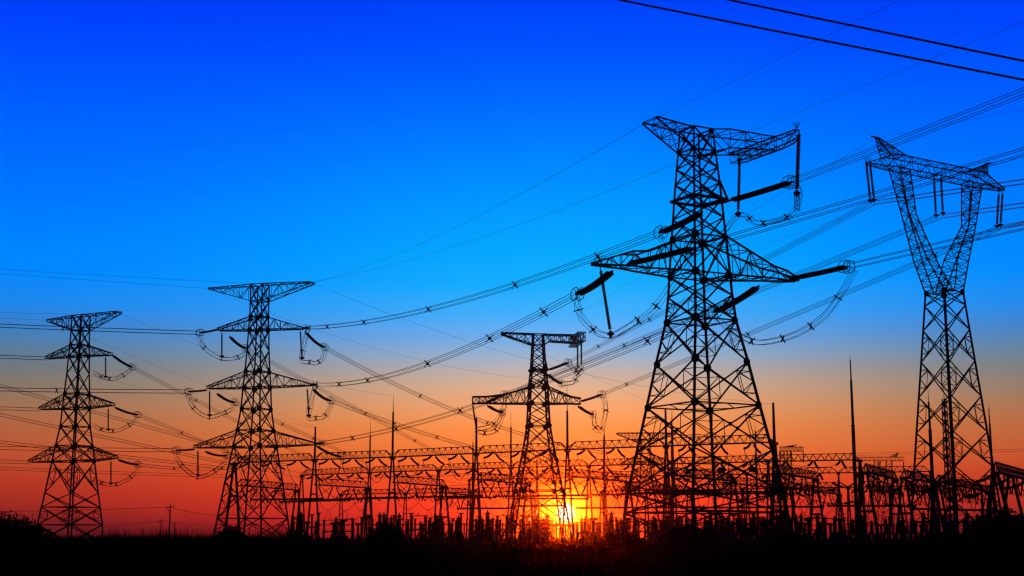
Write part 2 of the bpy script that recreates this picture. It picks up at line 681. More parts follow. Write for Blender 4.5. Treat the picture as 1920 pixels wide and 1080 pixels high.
# platform and bracket that carry the upper phase
mb = MB()
w0 = T1.w(z(376)) + 0.25
zz = z(376)
pl = [T1.pt(-w0, -w0, zz), T1.pt(w0, -w0, zz), T1.pt(w0, w0, zz), T1.pt(-w0, w0, zz)]
for j in range(4):
    mb.bar(pl[j], pl[(j + 1) % 4], 0.34, 0.24)
br_tip = T1.px3(1366, 377)
mb.bar(T1.pt(w0, -w0, zz), br_tip, 0.25)
mb.bar(T1.pt(w0, w0, zz), br_tip, 0.25)
mb.bar(T1.pt(T1.w(z(340)), -T1.w(z(340)), z(340)), br_tip, 0.2)
mb.bar(T1.pt(T1.w(z(340)), T1.w(z(340)), z(340)), br_tip, 0.2)
mb.build('phase_bracket', STEEL, T1.root)
# sign plates low on the legs and a climbing ladder
for (bx, by, bw) in ((1353, 881, 0.72), (1291, 884, 0.5), (1410, 880, 0.72), (1456, 922, 0.6)):
    mb = MB()
    c = P(bx, by, 147.5 if bx < 1400 else 152)
    mb.bar(c - V((bw / 2, 0, 0)), c + V((bw / 2, 0, 0)), 0.05, 0.55)
    mb.build('sign_plate', SIGN, T1.root)
mb = MB()
for k in range(95):
    zk = 4 + k * 0.42
    w_ = T1.w(zk)
    c = T1.pt(w_, w_, zk)
    mb.bar(c, c + V((0.24, 0.06, 0)) * (1 if k % 2 else -1), 0.035)
mb.build('step_bolts', STEEL, T1.root)

# strings: A at the tower, B at the live end
NEAR = {}
FAR = {}


def t1_string(key, pa, da, pb, db, sag, store, r=0.25, n=26):
    A, B = P(*pa, da), P(*pb, db)
    insulator(T1.root, A, B, sag * (0.25 if store is NEAR else 0.6), r, n, double=0.27, ring_size=0.85)
    store[key] = B


t1_string('U', (1366, 377), br_tip.y, (1487, 340), br_tip.y - 7, 0.25, NEAR)
t1_string('U', (1318, 397), 150, (1236, 437), 157, 0.25, FAR)
aL = T1.px3(1172, 495)
t1_string('L', (1176, 495), aL.y, (1304, 464), aL.y - 8, 0.2, NEAR)
aL2 = T1.px3(1145, 505)
t1_string('L', (1149, 507), aL2.y, (1080, 553), aL2.y + 7, 0.45, FAR)
aR = T1.px3(1478, 523)
t1_string('R', (1480, 523), aR.y, (1592, 499), aR.y - 7, 0.2, NEAR)
aR2 = T1.px3(1425, 533)
t1_string('R', (1424, 535), aR2.y, (1338, 586), aR2.y + 8, 0.4, FAR)
# hanging strings that hold the jumpers
hU1a, hU1b = T1.pt(a_end, -5.1, z_hb + 0.8), None
hU1b = P(1494, 362, hU1a.y)
hU1a = P(1498, 243, hU1a.y)
insulator(T1.root, hU1a, hU1b, 0, 0.25, 26, ring=False)
d2 = T1.pt(a_end, 4.6, z_hb).y
hU2a, hU2b = P(1387, 288, d2), P(1384, 401, d2)
insulator(T1.root, hU2a, hU2b, 0, 0.2, 26, ring=False)
dL = T1.px3(1118, 498).y
hLa, hLb = P(1125, 499, dL), P(1145, 626, dL + 2.5)
insulator(T1.root, hLa, hLb, 0, 0.2, 26, ring=False)
for p in (hU1b, hU2b, hLb):
    mb = MB()
    mb.bar(p + V((-0.35, 0, 0)), p + V((0.35, 0, 0)), 0.28)
    mb.bar(p + V((0, 0, 0.3)), p + V((0, 0, -0.35)), 0.3)
    mb.build('clamp', STEEL, T1.root)
mb = MB()                                           # counterweight frame under the outer hanging string
for k in range(4):
    x0 = V((-0.28, 0, -0.2 - k * 0.45))
    mb.bar(hU1b + x0, hU1b + V((0.28, 0, -0.65 - k * 0.45)), 0.06)
    mb.bar(hU1b + V((0.28, 0, -0.2 - k * 0.45)), hU1b + V((-0.28, 0, -0.65 - k * 0.45)), 0.06)
for sx in (-0.28, 0.28):
    mb.bar(hU1b + V((sx, 0, -0.1)), hU1b + V((sx, 0, -2.0)), 0.06)
mb.build('jumper_spacer_frame', STEEL, T1.root)

RJ = 0.03
jumper([NEAR['U'] + V((0.3, 0, -0.2)), P(1500, 368, 145), P(1486, 400, 147), P(1458, 413, 150), P(1420, 418, 154), P(1386, 402, d2), P(1352, 440, 160), P(1300, 470, 160), P(1255, 462, 159), FAR['U'] + V((-0.1, 0, -0.3))],
       'drooping jumper loop below the long top arm of the largest pylon', RJ, 0.42, (0.28, 0.42, 0.5, 0.75))
jumper([FAR['L'] + V((0, 0, -0.3)), P(1088, 590, 152), P(1112, 618, 150), hLb + V((0, 0, -0.2)), P(1185, 608, 147), P(1225, 580, 145), P(1262, 530, 142), NEAR['L'] + V((0, 0, -0.4))],
       'jumper loop held by a hanging string left of the largest pylon', RJ, 0.5, (0.12, 0.3, 0.62, 0.75))
jumper([NEAR['R'] + V((0.6, 0, -0.3)), P(1580, 545, 150), P(1546, 592, 151), P(1500, 623, 153), P(1455, 638, 155), P(1415, 641, 158), P(1375, 622, 160), FAR['R'] + V((0, 0, -0.4))],
       'long sweeping jumper loop under the right arm of the largest pylon', RJ, 0.5, (0.2, 0.38, 0.55, 0.75))

# ================================================================== three-armed pylons on the left


def dc_pylon(T, arms, r_str, fine=0.085):
    """arms: (y_bottom, y_top, left tip (px, ybot), right tip)"""
    for yb, yt, lt, rt in arms:
        zb, zt = T.z(yb), T.z(yt)
        T.arm(-1, zb, zt, [(lt[0], lt[1], lt[1] - 4, 0.7)], 6, 0.2, fine)
        T.arm(1, zb, zt, [(rt[0], rt[1], rt[1] - 4, 0.7)], 6, 0.2, fine)


T2 = Tower('lattice_pylon', 'tall three-armed lattice pylon with wide flat top arm, second from the left', 'pylon', 473, 312, -22, PYL)
T2.set_body([(1012, 74), (972, 66), (904, 54), (838, 41), (807, 35), (767, 28.5), (727, 26), (697, 23.5), (657, 20.5), (619, 19), (594, 17.5), (565, 17.5), (534, 17.5)])
T2.body(0.34, 0.18, 0.1, sub=(0, 1, 2), horiz=(1, 3, 4, 5, 6, 7, 9, 10, 11), gusset=0.62, gusset_at=(3, 4, 5, 6, 7, 9, 10), top_leg=0.26, cross_gusset=0.24)
T2.arm(-1, T2.z(565), T2.z(534), [(394, 543, 541, 0.8)], 5, 0.18, 0.1, 'ground_wire_arm')
T2.arm(1, T2.z(565), T2.z(534), [(586, 532, 529, 0.9)], 5, 0.18, 0.1, 'ground_wire_arm')
T2ARMS = [(619, 594, (410, 620), (566, 617)), (727, 697, (390, 729), (581, 723)), (838, 807, (366, 840), (590, 834))]
dc_pylon(T2, T2ARMS, 0.3, 0.1)

T3 = Tower('lattice_pylon', 'leftmost three-armed lattice pylon, smaller and standing behind the dark shrub', 'pylon', 130, 357, -25, PYL)
T3.set_body([(1010, 64), (984, 61), (951, 55), (924, 50), (865, 40), (836, 35), (800, 28), (766, 26), (739, 24), (701, 21), (668, 19.5), (647, 18), (620, 17.4), (592, 17.4)])
T3.body(0.34, 0.2, 0.11, sub=(1, 3), horiz=(1, 2, 4, 5, 6, 7, 8, 10, 11, 12), gusset=0.65, gusset_at=(4, 5, 6, 7, 8, 10, 11), top_leg=0.28, cross_gusset=0.26)
T3.arm(-1, T3.z(620), T3.z(592), [(91, 603, 600, 0.8)], 5, 0.19, 0.11, 'ground_wire_arm')
T3.arm(1, T3.z(620), T3.z(592), [(224, 587, 584, 0.9)], 5, 0.19, 0.11, 'ground_wire_arm')
T3ARMS = [(668, 647, (88, 673), (208, 666)), (766, 739, (76, 768), (212, 760)), (865, 836, (56, 867), (218, 859))]
dc_pylon(T3, T3ARMS, 0.3, 0.11)

# ================================================================== pylon above the sun
T4 = Tower('lattice_pylon', 'lattice pylon with flat lopsided top arm rising directly above the setting sun', 'pylon', 1010, 324, 8, PYL)
T4.set_body([(1010, 62), (984, 57), (920, 45), (873, 36), (838, 28.5), (799, 22), (778, 20.8), (757, 19.6), (726, 18.2), (710, 16.5), (694, 14.6), (678, 13.6), (662, 12.6), (647, 11.8), (627, 10.5)])
T4.body(0.42, 0.2, 0.11, sub=(1, 2, 3), horiz=(1, 2, 5, 7, 8, 10, 13), gusset=0.7, gusset_at=(2, 5, 7, 8, 10), top_leg=0.34, cross_gusset=0.3)
T4.arm(-1, T4.z(647), T4.z(627), [(940, 627, 624, 0.6)], 4, 0.26, 0.15, 'ground_wire_arm')
T4.arm(1, T4.z(647), T4.z(627), [(1030, 640, 628, 1.2), (1076, 643, 629, 1.2)], (1, 4), 0.26, 0.15, 'jumper_arm')
a0, zb4 = T4.pix(1082, 645)
zt4 = T4.z(629, a0)
mb = MB()
rg = []
for b in (-6, -4, -2, 0, 2, 4, 6):
    rg.append([T4.pt(a0 - 0.8, b, zb4), T4.pt(a0 + 0.8, b, zb4), T4.pt(a0 + 0.8, b, zt4), T4.pt(a0 - 0.8, b, zt4)])
mb.truss(rg, 0.2, 0.13)
mb.build('cross_head', STEEL, T4.root)
T4.arm(-1, T4.z(757), T4.z(726), [(946, 757, 740, 1.2), (911, 756, 744, 1.0), (886, 757, 744, 0.7)], (4, 2, 2), 0.28, 0.15)
T4.arm(1, T4.z(757), T4.z(726), [(1070, 757, 744, 0.9), (1088, 758, 747, 0.8)], (4, 1), 0.28, 0.15)
mb = MB()
z4 = T4.z(694)
w4 = T4.w(z4) + 0.3
pl = [T4.pt(-w4, -w4, z4), T4.pt(w4, -w4, z4), T4.pt(w4, w4, z4), T4.pt(-w4, w4, z4)]
for j in range(4):
    mb.bar(pl[j], pl[(j + 1) % 4], 0.45, 0.35)
tip4 = T4.px3(1027, 694)
mb.bar(pl[1], tip4, 0.35)
mb.bar(pl[2], tip4, 0.35)
mb.bar(T4.pt(T4.w(z4 + 4), 0, z4 + 4), tip4, 0.3)
mb.build('phase_bracket', STEEL, T4.root)
N4, F4 = {}, {}
for key, pa, pb, dd, store in (('U', (1027, 694), (1066, 679), -7, N4), ('U', (1026, 701), (1054, 720), 7, F4), ('L', (912, 754), (947, 739), -7, N4), ('L', (914, 760), (943, 774), 7, F4),
                               ('R', (1088, 753), (1130, 739), -7, N4), ('R', (1084, 761), (1113, 778), 7, F4)):
    A = T4.px3(*pa)
    B = P(*pb, A.y + dd)
    insulator(T4.root, A, B, 0.08 if dd < 0 else 0.22, 0.24, 18, double=0.26, n=6, ring_size=1.05)
    store[key] = B
h4 = []
for pa, pb, b in (((1083, 646), (1083, 694), 5.6), ((1090, 634), (1090, 686), -5.6), ((886, 757), (893, 803), 0)):
    A = P(*pa, T4.pt(a0, b, 30).y)
    B = P(*pb, A.y)
    insulator(T4.root, A, B, 0, 0.24, 20, ring=False, n=6)
    h4.append(B)
jumper([N4['U'], P(1078, 694, 318), h4[1] + V((0, 0, -0.5)), P(1086, 700, 322), h4[0] + V((0, 0, -0.9)), P(1076, 716, 330), F4['U']], 'small jumper loop right of the pylon above the sun, near its top', 0.05, 0.8, (0.2, 0.4, 0.6, 0.8))
jumper([N4['L'], P(945, 765, 318), P(932, 789, 322), P(917, 800, 324), h4[2] + V((0, 0, -0.4)), P(912, 812, 328), P(932, 804, 330), F4['L']], 'jumper loops left of the pylon above the sun', 0.05, 0.8, (0.2, 0.35, 0.7, 0.85))
jumper([N4['R'], P(1136, 765, 320), P(1131, 795, 323), P(1122, 808, 325), P(1115, 797, 328), F4['R']], 'narrow hanging jumper loop right of the pylon above the sun', 0.05, 0.8, (0.25, 0.5, 0.75))

# ================================================================== Y-shaped pylon on the right
T5 = Tower('lattice_pylon', 'Y-shaped lattice pylon with forked upper body and horned beam at the right', 'pylon', 1795, 175, 29, PYL)
T5.set_body([(1015, 92), (945, 82), (876, 74), (811, 66.5), (744, 58.5), (678, 50.5), (619, 43.5), (573, 38.2), (549, 35.5)])
T5.body(0.22, 0.11, 0.06, sub=(0, 1, 2, 3, 4, 5), horiz=(8,), gusset=0.4, gusset_at=(8,), top_leg=0.2, cross_gusset=0.0)
zw = T5.st[-1][0]
ww = T5.st[-1][1]
bt = 0.95                                            # half depth of the head along the line


def ab(px, py, b):
    return T5.pix(px, py, b)


def yring(outer, inner, b):
    """outer and inner chord of one fork arm: silhouette pixels on the planes +b and -b (whichever shows)"""
    return [T5.pt(outer[0], -b, outer[1]), T5.pt(inner[0], -b, inner[1]), T5.pt(inner[0], b, inner[1]), T5.pt(outer[0], b, outer[1])]


for side in (-1, 1):
    if side < 0:
        top_o, top_i = ab(1666, 315, bt), ab(1707, 321, -bt)
        mid_o, mid_i = ab(1691, 405, 0.62), ab(1718, 402, -0.62)
        low_o, low_i = ab(1713, 490, 1.15), ab(1757, 490, -1.15)
    else:
        top_o, top_i = ab(1841, 350, -bt), ab(1803, 345, bt)
        mid_o, mid_i = ab(1830, 420, -0.62), ab(1803, 425, 0.62)
        low_o, low_i = ab(1816, 490, -1.15), ab(1770, 488, 1.15)
    waist = yring((side * ww, zw), (side * 0.12, zw + 0.1), ww)
    mb = MB()
    mb.truss(chain(yring(top_o, top_i, bt), 7, yring(mid_o, mid_i, 0.62), 6, yring(low_o, low_i, 1.15), 5, waist), 0.13, 0.06)
    mb.build('fork_arm', STEEL, T5.root)
# the beam
la, lz = T5.pix(1626, 302)
ra, rz = T5.pix(1880, 357)
zbm_l, zbm_r = ab(1664, 314, 0)[1], ab(1838, 349, 0)[1]
bl, br_ = ab(1660, 313, 0)[0], ab(1846, 349, 0)[0]
zb5 = 0.0
zt5 = 0.5 * (ab(1690, 289, 0)[1] - zbm_l + ab(1820, 321, 0)[1] - zbm_r)


def zlift(a):
    return lerp(zbm_l, zbm_r, (a - bl) / (br_ - bl))



def brk(a, zb_, zt_, hb):
    q = zlift(a)
    return [T5.pt(a, -hb, q + zb_), T5.pt(a, hb, q + zb_), T5.pt(a, hb, q + zt_), T5.pt(a, -hb, q + zt_)]


mb = MB()
mb.truss(chain(brk(la, zb5 - 0.05, zb5 + 0.12, 0.35), 4, brk(bl + 0.9, zb5, zt5 - 0.25, bt), 11, brk(br_ - 0.9, zb5, zt5 - 0.25, bt), 4, brk(ra, zb5 - 0.05, zb5 + 0.12, 0.35)), 0.12, 0.05)
mb.build('beam', STEEL, T5.root)
for pxy, c0, c1 in (((1644, 258), bl + 0.3, bl + 2.6), ((1851, 306), br_ - 0.3, br_ - 2.6)):
    ta, tz = T5.pix(*pxy)
    mb = MB()
    mb.truss(chain([T5.pt(c0, -bt, zlift(c0) + zt5 - 0.6), T5.pt(c1, -bt, zlift(c1) + zt5 - 0.2), T5.pt(c1, bt, zlift(c1) + zt5 - 0.2), T5.pt(c0, bt, zlift(c0) + zt5 - 0.6)], 5,
                   [T5.pt(ta - 0.12, -0.15, tz), T5.pt(ta + 0.12, -0.15, tz), T5.pt(ta + 0.12, 0.15, tz), T5.pt(ta - 0.12, 0.15, tz)]), 0.12, 0.06)
    mb.bar(T5.pt(ta, 0, tz), T5.pt(ta + (0.9 if ta < 0 else -0.9) * -1, 0, tz + 0.05), 0.16)
    mb.build('ground_wire_peak', STEEL, T5.root)
S5 = {}
for key, pairs in (('L', (((1624, 305), (1632, 377)), ((1631, 304), (1639, 375)))), ('M', (((1751, 334), (1755, 404)), ((1764, 330), (1768, 400)))), ('R', (((1873, 360), (1869, 424)), ((1880, 359), (1876, 422))))):
    ends = []
    for pa, pb in pairs:
        A = T5.px3(*pa)
        B = P(*pb, A.y)
        o = insulator(T5.root, A, B, 0, 0.17, 26, ring=False)
        c = MB()
        c.bar(B + V((-0.3, 0, 0.05)), B + V((0.3, 0, 0.05)), 0.22)
        c.bar(B, B - V((0, 0, 0.3)), 0.16)
        c.build('clamp', STEEL, o)
        ends.append(B)
        sp = MB()
        for k in range(5):
            t = 2 * math.pi * k / 5
            sp.bar(A + V((0, 0, -0.05)), A + V((math.cos(t) * 0.3, math.sin(t) * 0.3, 0.6)), 0.03)
        sp.build('bird_spikes', STEEL, T5.root)
    S5[key] = (ends[0] + ends[1]) / 2 - V((0, 0, 0.3))

# ================================================================== conductors of the two lines on the right
RB = 0.036
big = 'the largest pylon'
C1 = span(NEAR['U'], P(2110, 92, 96), (1700, 258), 'upper four-wire bundle climbing from largest pylon past the horned beam to right edge', (), 0.03, 0.5)
C2 = span(NEAR['L'], P(2120, 218, 96), (1620, 372), 'four-wire bundle from left arm of largest pylon to right edge, passing below horned beam', (), 0.03, 0.5)
C3 = span(NEAR['R'], P(2110, 380, 100), (1760, 458), 'four-wire bundle from right arm of largest pylon crossing the fork of the Y pylon', (), 0.03, 0.5)


def tip_string(T, tip, target, L, r=0.28, n=16):
    d = (target - tip).normalized()
    B = tip + d * L
    insulator(T.root, tip, B, 0.05, r, n, double=0.3, n=6, ring_size=0.9)
    return B


t2r = [T2.px3(569, 615), T2.px3(585, 721), T2.px3(594, 832)]
RW = 0.038
ends2 = []
for k, (key, via, sps, lab) in enumerate((('U', (803, 580), (0.13, 0.29, 0.5, 0.74, 0.9), 'longest curving four-wire bundle from largest pylon to top right arm of second pylon'),
                                          ('L', (748, 699), (0.07, 0.2, 0.42, 0.68, 0.86), 'four-wire bundle from largest pylon brushing the top of the sun pylon to middle arm'),
                                          ('R', (860, 771), (0.12, 0.3, 0.5, 0.7, 0.88), 'four-wire bundle passing behind sun pylon to lowest right arm of second pylon'))):
    tgt = FAR[key] - V((0, 0, 9))
    B = tip_string(T2, t2r[k], tgt, 4.0)
    ends2.append(B)
    span(FAR[key], B, via, lab, sps, RW, 0.62)

for key, via, nxt, vianxt, lab1, lab2 in (
        ('L', (1520, 440), P(2080, 318, 108), (1780, 353), 'four-wire bundle from left insulators of Y pylon down to left arm of sun pylon', 'four-wire bundle leaving left insulators of the Y pylon to the right edge'),
        ('M', (1480, 505), P(2080, 362, 108), (1850, 388), 'four-wire bundle from middle insulators of Y pylon down to upper bracket of sun pylon', 'four-wire bundle leaving middle insulators of the Y pylon to the right edge'),
        ('R', (1600, 543), P(2080, 388, 108), (1900, 416), 'four-wire bundle from right insulators of Y pylon down to right arm of sun pylon', 'four-wire bundle leaving right insulators of the Y pylon to the right edge')):
    m = {'L': 'U', 'M': 'L', 'R': 'R'}[key]
    lab1 = lab1.replace('left arm of sun', 'XX').replace('upper bracket of sun', 'left arm of sun').replace('XX', 'upper bracket of sun')
    span(S5[key], N4[m], via, lab1, (0.35, 0.62, 0.85) if key != 'R' else (0.1, 0.5, 0.9), 0.034, 0.5)
    span(S5[key], nxt, vianxt, lab2, (), 0.026, 0.4)

# ground wires of those lines
single_wire(P(1230, 221, 145), P(1800, -62, 88), (1460, 111), 'thin ground wire rising from left tip of largest pylon to the top edge', 0.014)
single_wire(P(1405, 247, 152), P(2090, -32, 92), (1660, 144), 'thin ground wire rising from middle of largest pylon top arm to the right edge', 0.014)
single_wire(P(1206, 233, 145), P(588, 530, 308), (900, 403), 'thin ground wire from left tip of largest pylon down to second pylon top', 0.02)
single_wire(P(1262, 309, 153), P(560, 532, 312), (900, 446), 'lower thin ground wire from largest pylon body to second pylon top arm', 0.018)
single_wire(P(1644, 258, 170), P(1080, 590, 322), (1300, 460), 'thin ground wire from left horn of Y pylon sloping down toward sun pylon', 0.015)
single_wire(P(1851, 306, 180), P(1400, 470, 240), (1620, 393), 'thin ground wire from right horn of Y pylon sloping down to the left', 0.013)
single_wire(P(1645, 258, 170), P(2050, 180, 110), (1850, 218), 'thin ground wire from left horn of Y pylon to right edge', 0.012)
single_wire(P(1853, 305, 180), P(2050, 272, 120), (1930, 292), 'thin ground wire from right horn of Y pylon to right edge', 0.012)
# near distribution cables high in the picture
for (xa, ya, xb, yb, via, lab) in ((980, -42, 2050, 168, (1540, 74), 'lower thick black cable crossing the upper right sky'),
                                   (1180, -44, 2060, 137, (1640, 56), 'upper thick black cable crossing the upper right corner')):
    single_wire(P(xa, ya, 40), P(xb, yb, 34), via, lab, 0.031, 'overhead_cable', 'near overhead cables', 40, 'cable')

# ================================================================== strings, jumpers and spans of the three-armed pylons
RS = 0.3
# ================================================================== switchyard gantries
ZA = 25.0
RDIR = V((0.83, -0.56, 0)).normalized()
QDIR = V((0.56, 0.83, 0)).normalized()


def a_frame(root, apex, foot_d, spread, w=0.5, bars=(0.42, 0.82), mat=CONC):
    """two raking poles under APEX, feet spread along FOOT_D"""
    mb = MB()
    f0 = V((apex.x, apex.y, 0)) - foot_d * spread
    f1 = V((apex.x, apex.y, 0)) + foot_d * spread
    tops = (apex - foot_d * 0.35, apex + foot_d * 0.35)
    for f, t in ((f0, tops[0]), (f1, tops[1])):
        mb.tube([f - V((0, 0, 0.3)), t], w * 0.55, 7, r1=w * 0.42)
    for k in bars:
        mb.bar(lerp(tops[0], f0, k), lerp(tops[1], f1, k), w * 0.75)
    mb.bar(apex - foot_d * 0.9 - V((0, 0, 0.35)), apex + foot_d * 0.9 - V((0, 0, 0.35)), w * 1.5, 0.7)
    return mb.build('a_frame_column', mat, root)


def tri_beam(root, A, B, h=1.9, hw=0.8, taper=2.6, n=10, wc=0.2, wb=0.1, name='truss_beam', low_side=None):
    d = (B - A).normalized()
    s_ = d.cross(V((0, 0, 1))).normalized()
    L = (B - A).length
    mb = MB()
    up = V((0, 0, 1))
    t0, t1 = min(taper, L * 0.3), L - min(taper, L * 0.3)
    n = max(2, n)
    rings = []
    for i in range(n + 1):
        p = A + d * lerp(t0, t1, i / n)
        rings.append([p - s_ * hw, p + s_ * hw, p + up * h])
    for sgn in (-1, 1):
        mb.bar(A + s_ * hw * sgn, B + s_ * hw * sgn, wc * 1.3)
    for i in range(n):
        a, b = rings[i], rings[i + 1]
        mb.bar(a[2], b[2], wc)
        m = A + d * lerp(t0, t1, (i + 0.5) / n)
        for sgn in (-1, 1):
            q = m + s_ * hw * sgn
            mb.bar(a[2], q, wb)
            mb.bar(q, b[2], wb)
        mb.bar(m - s_ * hw, m + s_ * hw, wb)
        mb.bar(a[0], b[1], wb)
    for i in range(0, n + 1):
        mb.plate(rings[i][2] - up * 0.1, s_, 0.3, 0.1, 6)
    for E, ring in ((A, rings[0]), (B, rings[-1])):
        for sgn in (-1, 1):
            mb.bar(E + s_ * hw * sgn, ring[2], wc)
    return mb.build(name, STEEL, root)


def spike(root, base, px_y, r0=0.32, r1=0.22, tip_y=None):
    """a pole standing on a column head up to photo height px_y (and a thin tip to tip_y)"""
    x, _ = proj(base)
    t = V((base.x, base.y, P(x, px_y, base.y).z))
    mb = MB()
    mb.tube([base - V((0, 0, 0.5)), t], r0, 8, r1=r1)
    o = mb.build('mast_pole', STEEL, root)
    if tip_y:
        t2 = V((base.x, base.y, P(x, tip_y, base.y).z))
        mb = MB()
        mb.tube([t - V((0, 0, 0.2)), t2], r1 * 0.5, 6, r1=0.04)
        mb.build('mast_tip', STEEL, o)


def row(name_label, cols, z_, h, spread, w, wc, wb, strings=True, cat='gantry', skip=(), drop=True, sr=0.34):
    """cols: (px, y of the lower chord, mast y or None, tip y or None)"""
    pts = [Pz(c[0], c[1], z_) for c in cols]
    root = thing('gantry', name_label, cat, (pts[0].x, pts[0].y, 0), 'switchyard gantry rows')
    rd = (pts[-1] - pts[0]).normalized()
    q = V((-rd.y, rd.x, 0)).normalized()
    if q.y < 0:
        q = -q
    att = []
    for i, (p, c) in enumerate(zip(pts, cols)):
        cw = w * (c[4] if len(c) > 4 else 1.0)
        a_frame(root, p, q, spread * (1.0 if len(c) < 5 else 1.25), cw)
        if c[2]:
            spike(root, p, c[2], min(cw, 0.7) * 0.58, min(cw, 0.7) * 0.42, c[3])
    for i, (A, B) in enumerate(zip(pts, pts[1:])):
        if i in skip:
            att.append([])
            continue
        L = (B - A).length
        tri_beam(root, A, B, h, 0.8, 2.4, max(6, int(L / 2.6)), wc, wb)
        bay = []
        if strings:
            for t in (0.2, 0.5, 0.8):
                b = lerp(A, B, t) - V((0, 0, 0.15))
                N_, F_ = b - q * 5.2 - V((0, 0, 1.5)), b + q * 5.2 - V((0, 0, 2.1))
                insulator(root, b - q * 0.8, N_, 0.35, sr, 14, ring=False, n=6)
                insulator(root, b + q * 0.8, F_, 0.35, sr, 14, ring=False, n=6)
                bay.append((N_, F_))
                if drop:
                    mb = MB()
                    mid = (N_ + F_) / 2 - V((0, 0, 5.5))
                    mb.tube(catmull([N_, N_ + (mid - N_) * 0.55 - V((0, 0, 1.2)), mid, F_ + (mid - F_) * 0.55 - V((0, 0, 1.2)), F_], 5), 0.09, 5)
                    mb.build('jumper', WIRE, root)
        att.append(bay)
    return pts, att, q


COLS_A = [(440, 868, None, None, 1.5), (590, 862, 800, None), (736, 857, 772, 740), (893, 850, 783, None), (1064, 843, 770, 714), (1249, 836, 767, None), (1452, 829, 755, None, 1.45)]
rowA, attA, qA = row('front switchyard gantry row of tall A-frame columns and triangular trusses', COLS_A, ZA, 2.0, 2.9, 0.62, 0.22, 0.11)
COLS_B = [(566, 891, None, None), (693, 886, 816, 786), (822, 881.5, None, None), (958, 877, 800, 771), (1104, 873, None, None), (1262, 869.5, 800, 770), (1440, 865.5, None, None), (1612, 862, None, None, 1.6)]
rowB, attB, qB = row('second gantry row of the switchyard, just above the sun glow', COLS_B, ZA, 2.0, 2.9, 0.62, 0.24, 0.12, drop=False, sr=0.4)
COLS_C = [(880, 899.5, None, None), (1007, 897, 860, 850), (1134, 894, 815, 798), (1250, 892, None, None), (1400, 889, None, None), (1572, 886.5, None, None), (1744, 884, None, None)]
rowC, attC, qC = row('hindmost and lowest-looking long gantry row of the switchyard', COLS_C, ZA, 2.0, 2.9, 0.62, 0.26, 0.13, drop=False, sr=0.45)

# ---- lower gantries that run back into the yard, each with hanging V strings
ZB = 15.5
BUS = [((448, 910), (557, 919), 'low truss gantry behind legs of second pylon, left end of yard'), ((594, 909), (690, 915), 'low truss gantry just right of the second pylon'),
       ((741, 904.5), (833, 911.5), 'low truss gantry right of the slim mast with pointed tip'), ((898, 899), (990, 908), 'low truss gantry left of the sun pylon legs'),
       ((1068, 893), (1178, 903), 'low truss gantry right of the sun, before the largest pylon'), ((1254, 890), (1375, 902), 'low truss gantry behind the legs of the largest pylon'),
       ((1458, 887), (1529, 898), 'low truss gantry touching right side of largest pylon'), ((1478, 915), (1573, 927), 'lowest truss gantry between largest pylon and tall bare mast'),
       ((1622, 884), (1678, 898), 'low truss gantry right of the tall bare mast'), ((1694, 894), (1752, 906), 'low truss gantry left of the Y pylon legs'),
       ((1758, 903), (1862, 924), 'low truss gantry behind the legs of the Y pylon'), ((1866, 884), (1935, 901), 'low truss gantry cut by right edge, above the dark shrub'),
       ((1700, 917), (1745, 925), 'small far truss gantry under the ones left of Y pylon'),
       ((832, 924), (893, 929), 'small far truss gantry left of the sun pylon'), ((1182, 914), (1292, 924), 'small far truss gantry among left legs of the largest pylon'),
       ((1352, 904), (1468, 917), 'small far truss gantry among right legs of the largest pylon'), ((1636, 918), (1690, 927), 'small far truss gantry right of the tall bare mast')]
low = []
for k, (pa, pb, lab) in enumerate(BUS):
    A, B = Pz(*pa, ZB), Pz(*pb, ZB)
    root = thing('bus_gantry', lab, 'gantry', (A.x, A.y, 0), 'low truss gantries running into the yard')
    d = (B - A).normalized()
    s_ = d.cross(V((0, 0, 1))).normalized()
    L = (B - A).length
    near_ = k == 11
    tri_beam(root, A, B, 2.1 if near_ else 1.75, 0.7, 1.2, max(5, int(L / (2.6 if near_ else 3.2))), 0.25 if near_ else 0.21 if k in (8, 9, 10) else 0.22, 0.11 if near_ else 0.095)
    a_frame(root, B, s_, 2.1, 0.62, (0.55,))
    if k in (6, 7, 8, 9, 10, 11):
        a_frame(root, A, s_, 3.4 if near_ else 2.5, 0.95 if near_ else 0.72, (0.55,))
    if near_:
        C_ = lerp(A, B, 0.38)
        a_frame(root, C_, s_, 3.2, 0.8, (0.6,))
        for pa_, pb_ in (((1862, 889), (1828, 903)), ((1890, 897), (1850, 912)), ((1925, 902), (1872, 917)), ((1838, 925), (1806, 931))):
            insulator(root, P(*pa_, A.y), P(*pb_, A.y - 6), 0.4, 0.36, 16, ring=True, n=6, ring_size=1.0)
    nv = max(3, int(L / 14))
    for i in range(nv):
        c = lerp(A, B, (i + 0.5) / nv) - V((0, 0, 0.1))
        bot = c - V((0, 0, 4.4))
        w_ = L / nv * 0.42
        for sgn in (-1, 1):
            insulator(root, c + d * sgn * w_, bot + d * sgn * 0.5, 0, 0.24, 12, ring=False, n=5)
            mb = MB()
            mb.tube([c - d * sgn * w_ * 0.9, bot + d * sgn * w_ * 1.9], 0.085, 5)
            mb.build('stay_rod', STEEL, root)
    low.append((A, B, d, s_))

